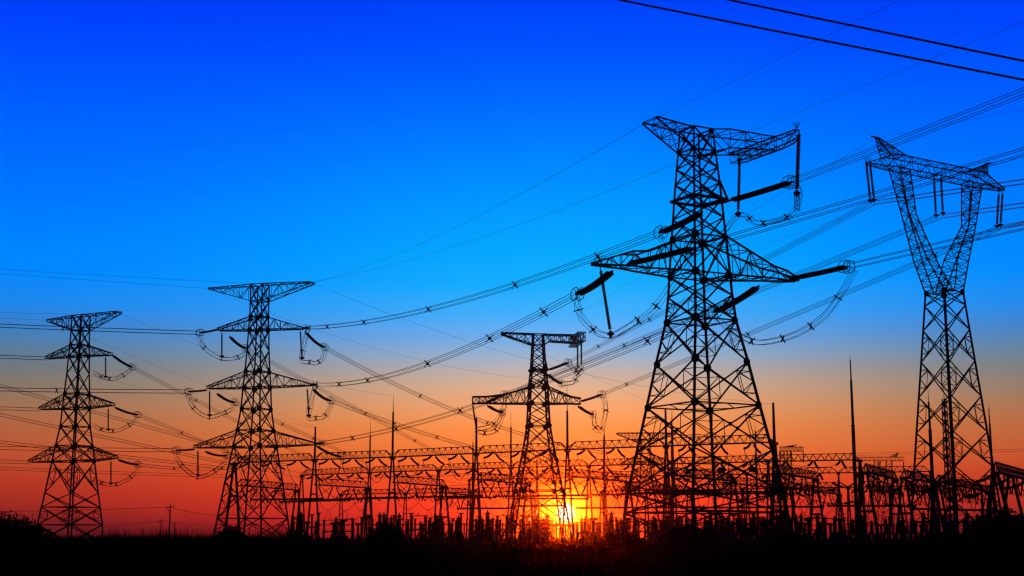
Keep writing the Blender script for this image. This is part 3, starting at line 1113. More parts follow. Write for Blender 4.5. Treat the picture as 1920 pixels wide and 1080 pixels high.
COLS_D = [(1128, 921, None, None), (1212, 920, None, None), (1300, 918.5, None, None), (1392, 917, None, None), (1486, 915.5, None, None), (1590, 913.5, None, None), (1668, 912, None, None), (1756, 910.5, None, None), (1840, 909, None, None)]
rowD, attD, qD = row('low cross gantry row at half height behind largest pylon and Y pylon', COLS_D, ZB, 1.5, 2.0, 0.5, 0.22, 0.11, drop=True, sr=0.28)
COLS_E = [(640, 927, None, None), (760, 925, None, None), (884, 923, None, None), (1000, 921.5, None, None)]
rowE, attE, qE = row('faint low gantry row far back between second pylon and sun pylon', COLS_E, ZB, 1.4, 1.8, 0.4, 0.18, 0.1, drop=False, sr=0.22)
CABLE_AT = ['right of largest pylon, upper', 'right of largest pylon, lower', 'beside the tall bare mast', 'left of the Y pylon', 'inside the Y pylon legs', 'under the beam cut by right edge']
for j, (x0, y0, x1, y1) in enumerate(((1462, 890, 1568, 917), (1490, 921, 1600, 940), (1560, 905, 1690, 915), (1625, 888, 1760, 918), (1694, 897, 1836, 926), (1758, 905, 1866, 934))):
    A, B = P(x0, y0, 330), P(x1, y1, 345)
    root = thing('slack_cable', f'thick slack cable with insulator ends {CABLE_AT[j]}', 'cable', A, 'thick slack cables in the yard')
    c_ = sag_curve(A, B, 1.5, 18)
    mb = MB()
    mb.tube(c_[3:-3], 0.1, 5)
    mb.build('cable', WIRE, root)
    insulator(root, c_[0], c_[3], 0.1, 0.3, 10, ring=False, n=6)
    insulator(root, c_[-1], c_[-4], 0.1, 0.3, 10, ring=False, n=6)

# ---- tube busbars hung below the low gantries
TUBES = [((470, 937), (604, 935), 400), ((525, 941), (632, 936), 415), ((548, 940.5), (656, 937.5), 430), ((633, 936), (745, 932), 405), ((660, 935.5), (772, 933), 420), ((781, 932), (905, 930), 410),
         ((840, 934), (930, 932.5), 430), ((858, 953.5), (962, 953), 380), ((925, 930.5), (1096, 929), 395), ((965, 934.5), (1102, 935), 420), ((1062, 928.5), (1192, 927), 400), ((958, 949), (1060, 948), 385),
         ((1080, 952.5), (1320, 950.5), 390), ((1160, 926), (1330, 924), 400), ((1300, 952), (1440, 951), 380), ((1330, 924), (1480, 926), 400), ((1440, 949.5), (1543, 950.5), 360), ((1553, 948), (1702, 949), 350), ((1660, 947), (1716, 949.5), 330),
         ((1712, 954), (1862, 957), 320), ((1714, 979), (1832, 978), 330), ((1300, 957), (1400, 958), 420)]
BAR = {}
for i, (a, b, D) in enumerate(TUBES):
    mb = MB()
    A, B = P(*a, D), P(*b, D)
    mb.tube([A, B], 0.26, 7)
    for p in (A, B):
        mb.plate(p, B - A, 0.5, 0.3, 8)
    n = max(2, int((B - A).length / 9))
    for k in range(n + 1):
        p = lerp(A, B, k / n)
        mb.bar(p, p + V((0, 0, 0.7)), 0.16)
    zone = 0 if b[0] < 700 else 1 if b[0] < 950 else 2 if a[0] < 1060 else 3 if a[0] < 1340 else 4 if a[0] < 1600 else 5
    where = ('below and right of second pylon', 'between pointed mast and sun pylon', 'crossing the sun pylon legs', 'crossing the legs of largest pylon', 'right of largest pylon', 'around the Y pylon foot')[zone]
    BAR.setdefault(where, []).append((a[1], mb.build('tube_busbar', STEEL, None, A)))
NTH = ['highest', 'second highest', 'third highest', 'fourth highest', 'fifth highest', 'sixth highest', 'seventh highest']
for where, lst in BAR.items():
    lst.sort(key=lambda t: t[0])
    for i, (_, o) in enumerate(lst):
        tag(o, f'{NTH[i] if i < len(lst) - 1 or len(lst) == 1 else "lowest"} of the horizontal tube busbars {where}', 'busbar', 'horizontal tube busbars')


# ---- slack loops and droppers under the tubes, thin rails that link the apparatus
LOOPS = {'right of second pylon': [(600, 942, 632), (632, 943, 664), (664, 942, 690)], 'right of the slim pointed mast': [(745, 940, 785), (785, 941, 822), (822, 940, 850)],
         'left of the sun pylon': [(905, 938, 930), (930, 938, 962)], 'right of the sun': [(1078, 940, 1110), (1110, 940, 1150)], 'between largest pylon and tall bare mast': [(1498, 952, 1528), (1528, 953, 1560), (1560, 953, 1592)],
         'left of the Y pylon legs': [(1630, 952, 1668), (1668, 952, 1704)]}
for where, ls in LOOPS.items():
    for i, (x0, y0, x1) in enumerate(ls):
        A, B = P(x0, y0, 415), P(x1, y0, 415)
        m_ = (A + B) / 2 - V((0, 0, 2.2))
        root = thing('dropper_wire', f'{("left", "middle", "right")[i] if len(ls) == 3 else ("left", "right")[i]} sagging dropper loop under the tube busbars {where}', 'wire', A, 'dropper loops under the busbars')
        mb = MB()
        mb.tube(sag_curve(A, B, 2.2, 10), 0.07, 5)
        mb.build('loop', WIRE, root)
        mb = MB()
        for dx in (-0.25, 0.25):
            mb.tube([m_ + V((dx, 0, 0)), m_ + V((dx * 4, 0, -2.2)), m_ + V((dx * 6, 0, -4.2))], 0.05, 4)
        mb.build('drop_pair', WIRE, root)
for (a, b, D, lab) in (((600, 984), (965, 983), 410, 'thin level rail joining equipment tops between second and sun pylons'), ((905, 985.5), (1180, 985), 395, 'thin level rail joining equipment tops across the sun'),
                       ((1170, 984), (1490, 983), 390, 'thin level rail joining equipment tops behind largest pylon'), ((1430, 970), (1580, 973), 350, 'thin level rail above the equipment right of largest pylon'),
                       ((1600, 986), (1850, 985), 330, 'thin level rail joining equipment tops below the Y pylon')):
    mb = MB()
    A, B = P(*a, D), P(*b, D)
    mb.tube([A, B], 0.12, 6)
    n = max(3, int((B - A).length / 7))
    for k_ in range(n + 1):
        p = lerp(A, B, k_ / n)
        mb.bar(p - V((0, 0, 0.5)), p + V((0, 0, 0.2)), 0.3)
    tag(mb.build('connecting_rail', STEEL, None, A), lab, 'busbar')


# ================================================================== T2, T3: strings, loops and spans to the yard


def px_string(T, pa, pb, Da, dD, sag, r=0.25, n=18, ring=True):
    A, B = P(*pa, Da), P(*pb, Da + dD)
    insulator(T.root, A, B, sag, r, n, double=0.26, ring=ring, n=6, ring_size=0.95)
    return B


def hang(T, pa, pb, Da):
    A, B = P(*pa, Da), P(*pb, Da)
    insulator(T.root, A, B, 0, 0.22, 18, ring=False, n=6)
    mb = MB()
    mb.bar(B + V((-0.5, 0, 0)), B + V((0.5, 0, 0)), 0.35)
    mb.bar(B + V((0, 0, 0.3)), B - V((0, 0, 0.4)), 0.35)
    mb.build('clamp', STEEL, T.root)
    return B


def yard(bay, ph, near=True):
    return attA[bay][ph][0 if near else 1]


ZIG = (0.3, 0.55, 0.8)
Dr, Dl = 308, 317
R2 = [  # name, string root, string end, hanging top, hanging bottom, loop points, gantry bay/phase, via
    ('top right', (572, 621), (610, 652), (563, 618), (566, 671), [(580, 679), (592, 681), (605, 672)], (4, 1), (735, 717)),
    ('middle right', (586, 728), (622, 752), (576, 727), (579, 779), [(592, 784), (605, 783), (617, 769)], (3, 1), (735, 793)),
]
for k, (nm, pa, pb, ha, hb, lp, (bay, ph), via) in enumerate(R2):
    B = px_string(T2, pa, pb, Dr, 4, 0.5)
    H = hang(T2, ha, hb, Dr)
    jumper([ends2[k], P(ha[0] + 8, lerp(ha[1], hb[1], 0.45), Dr - 1), H - V((0, 0, 0.5)), *[P(*q, Dr + 1 + i) for i, q in enumerate(lp)], B], f'jumper loop below the {nm} arm of second pylon from left', 0.045, 0.7)
    span(B, yard(bay, ph), via, f'four-wire bundle sloping right from {nm} arm of second pylon to front gantry', ZIG, 0.04, 0.62, 'spans dropping to the gantries')
B = px_string(T2, (592, 835), (642, 857), Dr, 4, 0.4)
span(B, yard(1, 1), 0.8, 'short four-wire bundle from lowest right arm of second pylon to front gantry', (), 0.042, 0.62, 'spans dropping to the gantries')
L2 = [('top left', (411, 617), (373, 624), (416, 622), (416, 668), (430, 630), (463, 654), [(378, 645), (392, 660)], [(438, 672), (456, 665)], 605, (2, 2), (637, 740)),
      ('middle left', (389, 731), (352, 734), (393, 731), (393, 778), (406, 737), (442, 755), [(358, 757), (372, 773)], [(415, 776), (433, 768)], 727, (1, 2), (560, 802)),
      ('lowest left', (366, 842), (329, 844), (371, 843), (371, 890), (384, 846), (427, 854), [(335, 865), (350, 882)], [(392, 889), (415, 873)], 837, (0, 2), (500, 862))]
for nm, pa, pb, ha, hb, ga, gb, lp, lp2, yl, (bay, ph), via in L2:
    B = px_string(T2, pa, pb, Dl, 0.5, 0.1, 0.24, 16)
    H = hang(T2, ha, hb, Dl)
    G = px_string(T2, ga, gb, Dl, 4, 0.4)
    jumper([B, *[P(*q, Dl) for q in lp], H - V((0, 0, 0.5)), *[P(*q, Dl + 2) for q in lp2], G], f'jumper loop below the {nm} arm of second pylon from left', 0.045, 0.7)
    span(B, P(-190, yl - 9, 330), (150, 0.5 * (yl + pb[1]) + 2), f'nearly level four-wire bundle from {nm} arm of second pylon to left edge', (0.26,), 0.043, 0.75, 'level spans to the left edge')
    span(G, yard(bay, ph), via, f'four-wire bundle from {nm} arm passing behind second pylon to front gantry', ZIG, 0.037, 0.62, 'spans dropping to the gantries')
D3 = 352
R3 = [('top right', (210, 665), (249, 689), (198, 668), (198, 706), [(216, 710), (236, 700)], (1, 0), (380, 752)),
      ('middle right', (214, 763), (260, 778), (203, 764), (203, 805), [(225, 806), (248, 793)], (0, 1), (380, 818)),
      ('lowest right', (220, 861), (261, 871), (208, 862), (208, 906), [(230, 904), (250, 890)], (0, 0), (380, 880))]
for k, (nm, pa, pb, ha, hb, lp, (bay, ph), via) in enumerate(R3):
    B = px_string(T3, pa, pb, D3, 4, 0.3, 0.3)
    H = hang(T3, ha, hb, D3)
    jumper([P(175, hb[1] - 8, D3 + 4), P(188, hb[1] - 1, D3 + 1), H - V((0, 0, 0.4)), *[P(*q, D3 + 2) for q in lp], B], f'jumper loop below the {nm} arm of leftmost pylon', 0.045, 0.7)
    span(B, yard(bay, ph), via, f'four-wire bundle sloping right from {nm} arm of leftmost pylon to front gantry', ZIG, 0.037, 0.62, 'spans dropping to the gantries')
for nm, tip, yl in (('top', (88, 672), 667), ('middle', (76, 768), 764), ('lowest', (56, 867), 864)):
    span(T3.px3(*tip), P(-220, yl - 6, 372), (-60, yl - 1), f'level four-wire bundle from {nm} left arm of leftmost pylon to left edge', (), 0.043, 0.75, 'level spans to the left edge')
# bundles that come in over the left edge and drop behind the two pylons
for pa, pb, via, lab in (((-120, 690), (430, 843), (199, 767), 'highest of the bundles sloping in from left edge behind leftmost pylon'),
                         ((-120, 752), (440, 872), (171, 813), 'middle bundle sloping in from left edge behind leftmost pylon'),
                         ((-120, 812), (440, 880), (120, 843), 'lower bundle sloping in from left edge behind leftmost pylon'),
                         ((-120, 866), (440, 893), (120, 883), 'lowest bundle sloping in from left edge behind leftmost pylon')):
    span(P(*pa, 372), P(*pb, 440), via, lab, (0.42, 0.66), 0.036, 0.7, 'sloping spans from the left edge')
# ground wires
for a, b, via, lab, r in (((-150, 490, 330), (500, 533, 312), (200, 517), 'upper thin ground wire from left edge to second pylon top', 0.026),
                          ((-150, 503, 330), (394, 541, 314), (200, 527), 'lower thin ground wire from left edge to second pylon top', 0.026),
                          ((-150, 583, 370), (130, 589, 357), (20, 586), 'upper thin ground wire from left edge to leftmost pylon top', 0.026),
                          ((-150, 588, 370), (92, 601, 359), (20, 592), 'lower thin ground wire from left edge to leftmost pylon top', 0.026),
                          ((588, 531, 309), (1452, 757, 354), (880, 640), 'long thin ground wire from second pylon top down to pole right of largest pylon', 0.024),
                          ((394, 542, 314), (1064, 716, 395), (700, 652), 'thin ground wire from left top tip of second pylon down to mast beside sun pylon', 0.022),
                          ((225, 587, 355), (736, 742, 425), (430, 668), 'thin ground wire from leftmost pylon top to slim pointed mast', 0.024),
                          ((92, 602, 359), (590, 801, 439), (300, 688), 'thin ground wire from left tip of leftmost pylon to blunt gantry pole', 0.022),
                          ((-100, 630, 380), (590, 802, 439), (200, 712), 'thin ground wire from left edge behind leftmost pylon to gantry pole', 0.02),
                          ((940, 628, 322), (1249, 768, 372), (1060, 683), 'thin ground wire from left tip of sun pylon down behind largest pylon', 0.02)):
    single_wire(P(*a), P(*b), via, lab, r)
for y0, y1, lab in ((852, 838, 'upper faint wire running level to right edge behind Y pylon'), (856, 842, 'lower faint wire running level to right edge behind Y pylon')):
    single_wire(P(1500, y0, 520), P(2000, y1 - 2, 480), 0.6, lab, 0.05, 'distribution_wire', 'faint level wires')
# slack strain wires inside the yard, bay by bay
names_bay = ['at the far left bay', 'right of second pylon', 'left of the blunt mast', 'under the sun pylon', 'left of largest pylon', 'behind largest pylon', 'near right pole']
q_i = 0
for bay in range(6):
    for ph in range(3):
        A = attA[bay][ph][1]
        Bp = attB[min(bay + 1, 6)][ph][0]
        single_wire(A, Bp, 2.0, f'strain wire between front and second gantry rows {names_bay[bay]}, {["left", "middle", "right"][ph]} of three', 0.055, 'strain_wire', 'strain wires across the yard', 16)
for bay in range(1, 6):
    for ph in range(3):
        A = attB[bay][ph][1]
        Bp = attC[min(bay - 1, 5)][ph][0]
        single_wire(A, Bp, 2.0, f'strain wire between second and hindmost gantry rows {names_bay[bay]}, {["left", "middle", "right"][ph]} of three', 0.055, 'strain_wire', 'strain wires across the yard', 16)

# ================================================================== free-standing lightning masts


def mast(px, top_y, foot_px, D, r0, label, steps=((0.0, 1.0), (0.62, 0.72), (0.86, 0.4), (0.97, 0.12))):
    base = P(foot_px, 1008, D)
    base.z = 0
    H = P(px, top_y, D).z
    root = thing('lightning_mast', label, 'mast', base, 'slim lightning masts in the yard')
    mb = MB()
    ks = list(steps) + [(1.0, 0.05)]
    for (k0, f0), (k1, f1) in zip(ks[:-2], ks[1:-1]):
        mb.tube([base + V((0, 0, H * k0 - 0.1)), base + V((0, 0, H * k1))], r0 * f0, 8, r1=r0 * lerp(f0, f1, 0.45))
        mb.plate(base + V((0, 0, H * k1)), V((0, 0, 1)), r0 * lerp(f0, f1, 0.4) * 1.25, 0.12)
    mb.plate(base + V((0, 0, 0.15)), V((0, 0, 1)), r0 * 1.8, 0.3)
    mb.build('mast_pole', CONC, root)
    mb = MB()
    mb.tube([base + V((0, 0, H * ks[-2][0] - 0.1)), base + V((0, 0, H))], r0 * ks[-2][1] * 0.9, 6, r1=0.03)
    mb.build('mast_tip', STEEL, root)


ST2 = ((0.0, 1.0), (0.72, 0.62), (0.9, 0.22))
mast(1597.5, 665, 1608, 330, 0.47, 'tall bare tapering mast standing alone between largest pylon and Y pylon')
mast(1743.5, 725, 1754, 300, 0.42, 'slim mast seen inside the left legs of the Y pylon', ST2)
mast(1855, 759, 1868, 330, 0.4, 'slim mast just right of the Y pylon')
mast(887.5, 811, 886, 470, 0.4, 'very thin mast close left of the blunt pole beside sun pylon', ST2)
mast(1133, 800, 1134, 500, 0.42, 'thin mast in the yellow glow right of the sun', ST2)
mast(1261, 768, 1263, 470, 0.45, 'thin mast inside the left legs of the largest pylon', ST2)
mast(1418, 785, 1422, 470, 0.4, 'thin mast inside the right legs of the largest pylon', ST2)
mast(1520, 905, 1521, 560, 0.3, 'short thin mast low between largest pylon and tall bare mast', ST2)
# narrow lattice mast behind the Y pylon
TM = Tower('lattice_mast', 'narrow straight lattice mast behind the middle of the Y pylon', 'mast', 1784, 340, 20, 'slim lightning masts in the yard')
TM.set_body([(1008, 7.5)] + [(1008 - 16 * k, 7.3 - 0.17 * k) for k in range(1, 16)] + [(748, 4)])
TM.body(0.2, 0.1, 0.08, top_leg=0.16)
mb = MB()
tz_ = TM.st[-1][0]
mb.tube([TM.pt(0, 0, tz_ - 0.2), TM.pt(0, 0, tz_ + 3.0)], 0.1, 6, r1=0.03)
mb.build('mast_tip', STEEL, TM.root)

# ================================================================== far pylons behind the yard
TF = Tower('lattice_pylon', 'faraway pylon with wide flat top arm glimpsed through left legs of largest pylon', 'pylon', 1213, 640, -4, 'faraway pylons beyond the yard')
TF.set_body([(1010, 30), (960, 21), (920, 14), (895, 11), (870, 9.5), (850, 9), (832, 8.5), (812, 8.5)])
TF.body(0.5, 0.26, 0.16, horiz=(2, 3, 5), top_leg=0.4)
for zb, zt, l, r_, yb in ((832, 812, (1156, 812), (1268, 812), 0), (870, 850, (1163, 869), (1262, 869), 0), (920, 900, (1155, 919), (1270, 919), 0)):
    TF.arm(-1, TF.z(zb), TF.z(zt), [(l[0], l[1] + 2, l[1], 0.6)], 6, 0.36, 0.2)
    TF.arm(1, TF.z(zb), TF.z(zt), [(r_[0], r_[1] + 2, r_[1], 0.6)], 6, 0.36, 0.2)


def portal(label, cx, D, y_top, y_bot, xl, xr, legs, horn, theta=0):
    T = Tower('portal_pylon', label, 'pylon', cx, D, theta, 'faraway pylons beyond the yard')
    mb = MB()
    al, zb = T.pix(xl, y_bot)
    ar, _ = T.pix(xr, y_bot)
    zt = T.z(y_top)
    mb.truss(ring_lerp(brk_t(T, al, zb, zt, 0.9), brk_t(T, ar, zb, zt, 0.9), 12), 0.17, 0.09)
    mb.build('beam', STEEL, T.root)
    for x0, x1, xf in legs:
        a0_, a1_ = T.pix(x0, y_bot)[0], T.pix(x1, y_bot)[0]
        f0 = T.pix(xf, 1008)[0]
        mb = MB()
        mb.truss(chain(brk_l(T, a0_, a1_, zb, 0.9), 14, brk_l(T, f0 - 2.6, f0 + 2.6, 0, 2.0)), 0.2, 0.1)
        mb.build('leg', STEEL, T.root)
    for xh, yh, x0 in horn:
        ah, zh = T.pix(xh, yh)
        a0_ = T.pix(x0, y_top)[0]
        mb = MB()
        mb.truss(chain(brk_l(T, a0_ - 1.3, a0_ + 1.3, zt, 0.8), 4, brk_l(T, ah - 0.1, ah + 0.1, zh, 0.1)), 0.18, 0.1)
        mb.build('ground_wire_peak', STEEL, T.root)
    for x in (xl, xr, 0.5 * (xl + xr)):
        A = T.px3(x, y_bot)
        insulator(T.root, A, A - V((0, 0, 4.5)), 0, 0.3, 10, ring=False, n=5)
    return T


def brk_t(T, a, zb, zt, hb):
    return [T.pt(a, -hb, zb), T.pt(a, hb, zb), T.pt(a, hb, zt), T.pt(a, -hb, zt)]


def brk_l(T, a0, a1, z_, hb):
    return [T.pt(a0, -hb, z_), T.pt(a1, -hb, z_), T.pt(a1, hb, z_), T.pt(a0, hb, z_)]


portal('faraway portal pylon with one horn between tall bare mast and Y pylon', 1655, 600, 857, 864, 1599, 1694, ((1640, 1650, 1632), (1662, 1672, 1664)), ((1684, 849, 1674),))
portal('faraway pylon with slanted horn just right of the largest pylon', 1478, 560, 838, 846, 1462, 1506, ((1464, 1470, 1462), (1476, 1482, 1480)), ((1494, 834, 1474), (1491, 835, 1478)))

# ================================================================== equipment standing in the yard


def eq_post():
    mb = MB()
    mb.tube([V((0, 0, 0)), V((0, 0, 2.7))], 0.24, 8, r1=0.2)
    mb.plate(V((0, 0, 2.7)), V((0, 0, 1)), 0.4, 0.12)
    mb2 = MB()
    prof = []
    for i in range(12):
        z0 = 2.75 + i * 0.26
        prof += [(V((0, 0, z0)), 0.14), (V((0, 0, z0 + 0.12)), 0.30), (V((0, 0, z0 + 0.2)), 0.28)]
    mb2.lathe(prof, 8, V((0, 0, 1)))
    mb3 = MB()
    mb3.bar(V((-0.75, 0, 5.95)), V((0.75, 0, 5.95)), 0.14)
    mb3.plate(V((0, 0, 5.9)), V((0, 0, 1)), 0.35, 0.25)
    return [('support_pole', CONC, mb), ('insulator_column', PORC, mb2), ('terminal_cap', STEEL, mb3)]


def eq_ct():
    mb = MB()
    for sx in (-1, 1):
        for sy in (-1, 1):
            mb.bar(V((sx * 1.05, sy * 1.05, 0)), V((sx * 0.55, sy * 0.55, 2.4)), 0.42)
    for z0, k in ((0.8, 0.72), (1.7, 0.6), (2.4, 0.5)):
        for a, b in (((-k, -k), (k, -k)), ((k, -k), (k, k)), ((k, k), (-k, k)), ((-k, k), (-k, -k))):
            mb.bar(V((a[0], a[1], z0)), V((b[0], b[1], z0)), 0.14)
    mb.plate(V((0, 0, 2.6)), V((0, 0, 1)), 0.8, 0.5, 8)
    mb2 = MB()
    prof = []
    for i in range(10):
        z0 = 2.85 + i * 0.27
        k = 1 - 0.03 * i
        prof += [(V((0, 0, z0)), 0.42 * k), (V((0, 0, z0 + 0.13)), 0.6 * k), (V((0, 0, z0 + 0.2)), 0.56 * k)]
    mb2.lathe(prof, 9, V((0, 0, 1)))
    mb3 = MB()
    mb3.lathe([(V((0, 0, 5.5)), 0.3), (V((0, 0, 5.6)), 0.44), (V((0, 0, 6.0)), 0.42), (V((0, 0, 6.15)), 0.2), (V((0, 0, 6.6)), 0.1)], 9, V((0, 0, 1)))
    mb3.bar(V((-0.9, 0, 5.95)), V((0.9, 0, 5.95)), 0.1)
    return [('support_stand', STEEL, mb), ('insulator_column', PORC, mb2), ('terminal_head', STEEL, mb3)]


def eq_disc():
    mb, mb3, cols = MB(), MB(), []
    for x in (-1.7, 1.7):
        mb.tube([V((x * 1.15, 0, 0)), V((x, 0, 2.6))], 0.3, 8, r1=0.24)
        mb2 = MB()
        cols.append(('insulator_column', PORC, mb2))
        prof = []
        for i in range(9):
            z0 = 2.85 + i * 0.25
            prof += [(V((x, 0, z0)), 0.15), (V((x, 0, z0 + 0.12)), 0.32), (V((x, 0, z0 + 0.2)), 0.28)]
        mb2.lathe(prof, 8, V((0, 0, 1)))
        mb3.plate(V((x, 0, 5.2)), V((0, 0, 1)), 0.35, 0.22)
    mb.bar(V((-2.2, 0, 2.7)), V((2.2, 0, 2.7)), 0.3)
    mb3.bar(V((-2.3, 0, 5.3)), V((2.3, 0, 5.3)), 0.16)
    mb3.tube([V((-0.2, 0, 5.3)), V((-0.2, 0, 5.75))], 0.12, 6)
    return [('support_frame', CONC, mb), *cols, ('switch_blade', STEEL, mb3)]


def eq_breaker():
    mb, mb2, mb3 = MB(), MB(), MB()
    mb.bar(V((0, 0, 0)), V((0, 0, 2.2)), 0.9, 0.7)
    mb.bar(V((0.75, 0, 0.5)), V((0.75, 0, 1.7)), 0.7, 0.6)
    prof = []
    for i in range(10):
        z0 = 2.2 + i * 0.26
        prof += [(V((0, 0, z0)), 0.24), (V((0, 0, z0 + 0.13)), 0.42), (V((0, 0, z0 + 0.2)), 0.38)]
    mb2.lathe(prof, 8, V((0, 0, 1)))
    prof = []
    for i in range(9):
        p = V((-1.0 + i * 0.22, 0, 5.0))
        prof += [(p, 0.2), (p + V((0.11, 0, 0)), 0.33)]
    mb3.lathe(prof, 8, V((1, 0, 0)))
    return [('control_stand', STEEL, mb), ('insulator_column', PORC, mb2), ('interrupter_head', PORC, mb3)]


PROTO = {'post_insulator': (eq_post(), 'slim post insulator on a pole'), 'current_transformer': (eq_ct(), 'bulky round-headed current transformer on a stand'),
         'disconnector': (eq_disc(), 'two-post disconnector with a level blade'), 'circuit_breaker': (eq_breaker(), 'T-shaped circuit breaker on a boxy stand')}
CATN = {'post_insulator': 'insulator post', 'current_transformer': 'transformer', 'disconnector': 'switch', 'circuit_breaker': 'breaker'}
first = {}
placed = []


def put(kind, loc, rot, scl):
    if kind not in first:
        root = bpy.data.objects.new(kind, None)
        sc.collection.objects.link(root)
        parts = [mb.build(nm, mt, root) for nm, mt, mb in PROTO[kind][0]]
        first[kind] = (root, parts)
    else:
        src, sparts = first[kind]
        root = src.copy()
        sc.collection.objects.link(root)
        for c in sparts:
            d = c.copy()
            d.parent = root
            sc.collection.objects.link(d)
    root.location = loc
    root.rotation_euler = (0, 0, rot)
    root.scale = (scl, scl, scl)
    placed.append((kind, root))


base_rot = math.atan2(RDIR.y, RDIR.x)
re_ = random.Random(21)
x = 548.0
kinds_cycle = ['post_insulator', 'post_insulator', 'disconnector', 'post_insulator', 'current_transformer', 'circuit_breaker', 'current_transformer', 'current_transformer']
i = 0
while x < 1850:
    dens = 8 if x < 780 else 4.4 if x < 1480 else 6.5
    D = re_.choice((335, 350, 372, 395, 420, 445)) + re_.uniform(-6, 6)
    if 1550 < x < 1850:
        D = re_.choice((290, 315, 345, 380)) + re_.uniform(-6, 6)
    k = re_.choice(kinds_cycle)
    p = P(x, 1008, D)
    p.z = 0
    if 1036 < x < 1076:
        k = 'post_insulator'
    put(k, p, base_rot + re_.uniform(-0.05, 0.05), re_.uniform(0.92, 1.22) * (0.84 if 1550 < x < 1850 else 0.7 if 1036 < x < 1076 else 1.0))
    x += dens * re_.uniform(0.55, 1.45)
ZONES = [(0, 590, 'left of the first blunt gantry pole'), (590, 736, 'between the blunt gantry pole and the pointed mast'), (736, 893, 'between pointed mast and pole left of sun pylon'), (893, 1064, 'among the legs of the sun pylon'),
         (1064, 1175, 'between the sun and the largest pylon'), (1175, 1325, 'among left legs of the largest pylon'), (1325, 1490, 'among right legs of the largest pylon'), (1490, 1608, 'between largest pylon and tall bare mast'),
         (1608, 1715, 'between tall bare mast and Y pylon'), (1715, 2000, 'among the legs of the Y pylon')]
ORD = ['leftmost', 'second', 'third', 'fourth', 'fifth', 'sixth', 'seventh', 'eighth', 'ninth', 'tenth', 'eleventh', 'twelfth', 'thirteenth', 'fourteenth', 'fifteenth', 'sixteenth', 'seventeenth', 'eighteenth', 'nineteenth', 'twentieth', 'twenty-first', 'twenty-second']
for kind in PROTO:
    lst = sorted(((proj(o.location)[0], o) for k, o in placed if k == kind), key=lambda t: t[0])
    for x0, x1, where in ZONES:
        z_ = [o for px_, o in lst if x0 <= px_ < x1]
        for n_, o in enumerate(z_):
            pre = 'lone' if len(z_) == 1 else ORD[n_] + ('' if n_ == 0 else ' from left') if n_ < len(z_) - 1 else 'rightmost'
            tag(o, f'{pre} {PROTO[kind][1].split(" on a")[0].split(" with a")[0]} {where}', CATN[kind], 'switchyard ' + kind.replace('_', ' ') + 's')

# ================================================================== utility poles far left


def utility_pole(px, top_y, foot_px, D, label):
    base = P(foot_px, 1006, D)
    base.z = 0
    H = P(px, top_y, D).z
    root = thing('utility_pole', label, 'pole', base, 'wooden utility poles')
    mb = MB()
    mb.tube([base - V((0, 0, 0.2)), base + V((0, 0, H))], 0.24, 8, r1=0.16)
    mb.build('pole', BARK, root)
    mb = MB()
    c = base + V((0, 0, H - 0.9))
    mb.bar(c + V((-1.2, 0, -0.1)), c + V((1.1, 0, 0.35)), 0.17)
    mb.bar(c + V((-1.1, 0, 0)), c + V((0, 0, -1.2)), 0.1)
    mb.build('crossarm', BARK, root)
    for k in (-1.15, 1.05, 0):
        mb = MB()
        p = c + V((k, 0, 0.1 if k < 0 else 0.4 if k > 0 else 0.9))
        mb.lathe([(p, 0.06), (p + V((0, 0, 0.15)), 0.13), (p + V((0, 0, 0.4)), 0.1), (p + V((0, 0, 0.48)), 0.03)], 6)
        mb.build('pin_insulator', PORC, root)
    return base + V((0, 0, H))


u1 = utility_pole(314.5, 946, 317, 400, 'utility pole with slanting crossarm between the two left pylons')
u2 = utility_pole(302, 974, 301, 640, 'shorter utility pole farther back, left of the other pole')
u3 = utility_pole(327, 980, 327, 760, 'tiny faraway utility pole close right of the tall one')
for a, b, s_, lab in ((u1, P(-80, 953, 420), 1.0, 'thin wire from utility pole past leftmost pylon to the left edge'), (u1, P(460, 962, 470), 1.4, 'thin wire from utility pole right toward second pylon'),
                      (u2, P(60, 983, 620), 1.4, 'thin low wire from shorter utility pole to leftmost pylon'), (u2, P(470, 980, 700), 1.4, 'thin low wire from shorter utility pole right behind second pylon')):
    single_wire(a - V((0, 0, 0.7)), b, s_, lab, 0.06, 'distribution_wire', 'utility pole wires')

# ================================================================== shrubs and grass


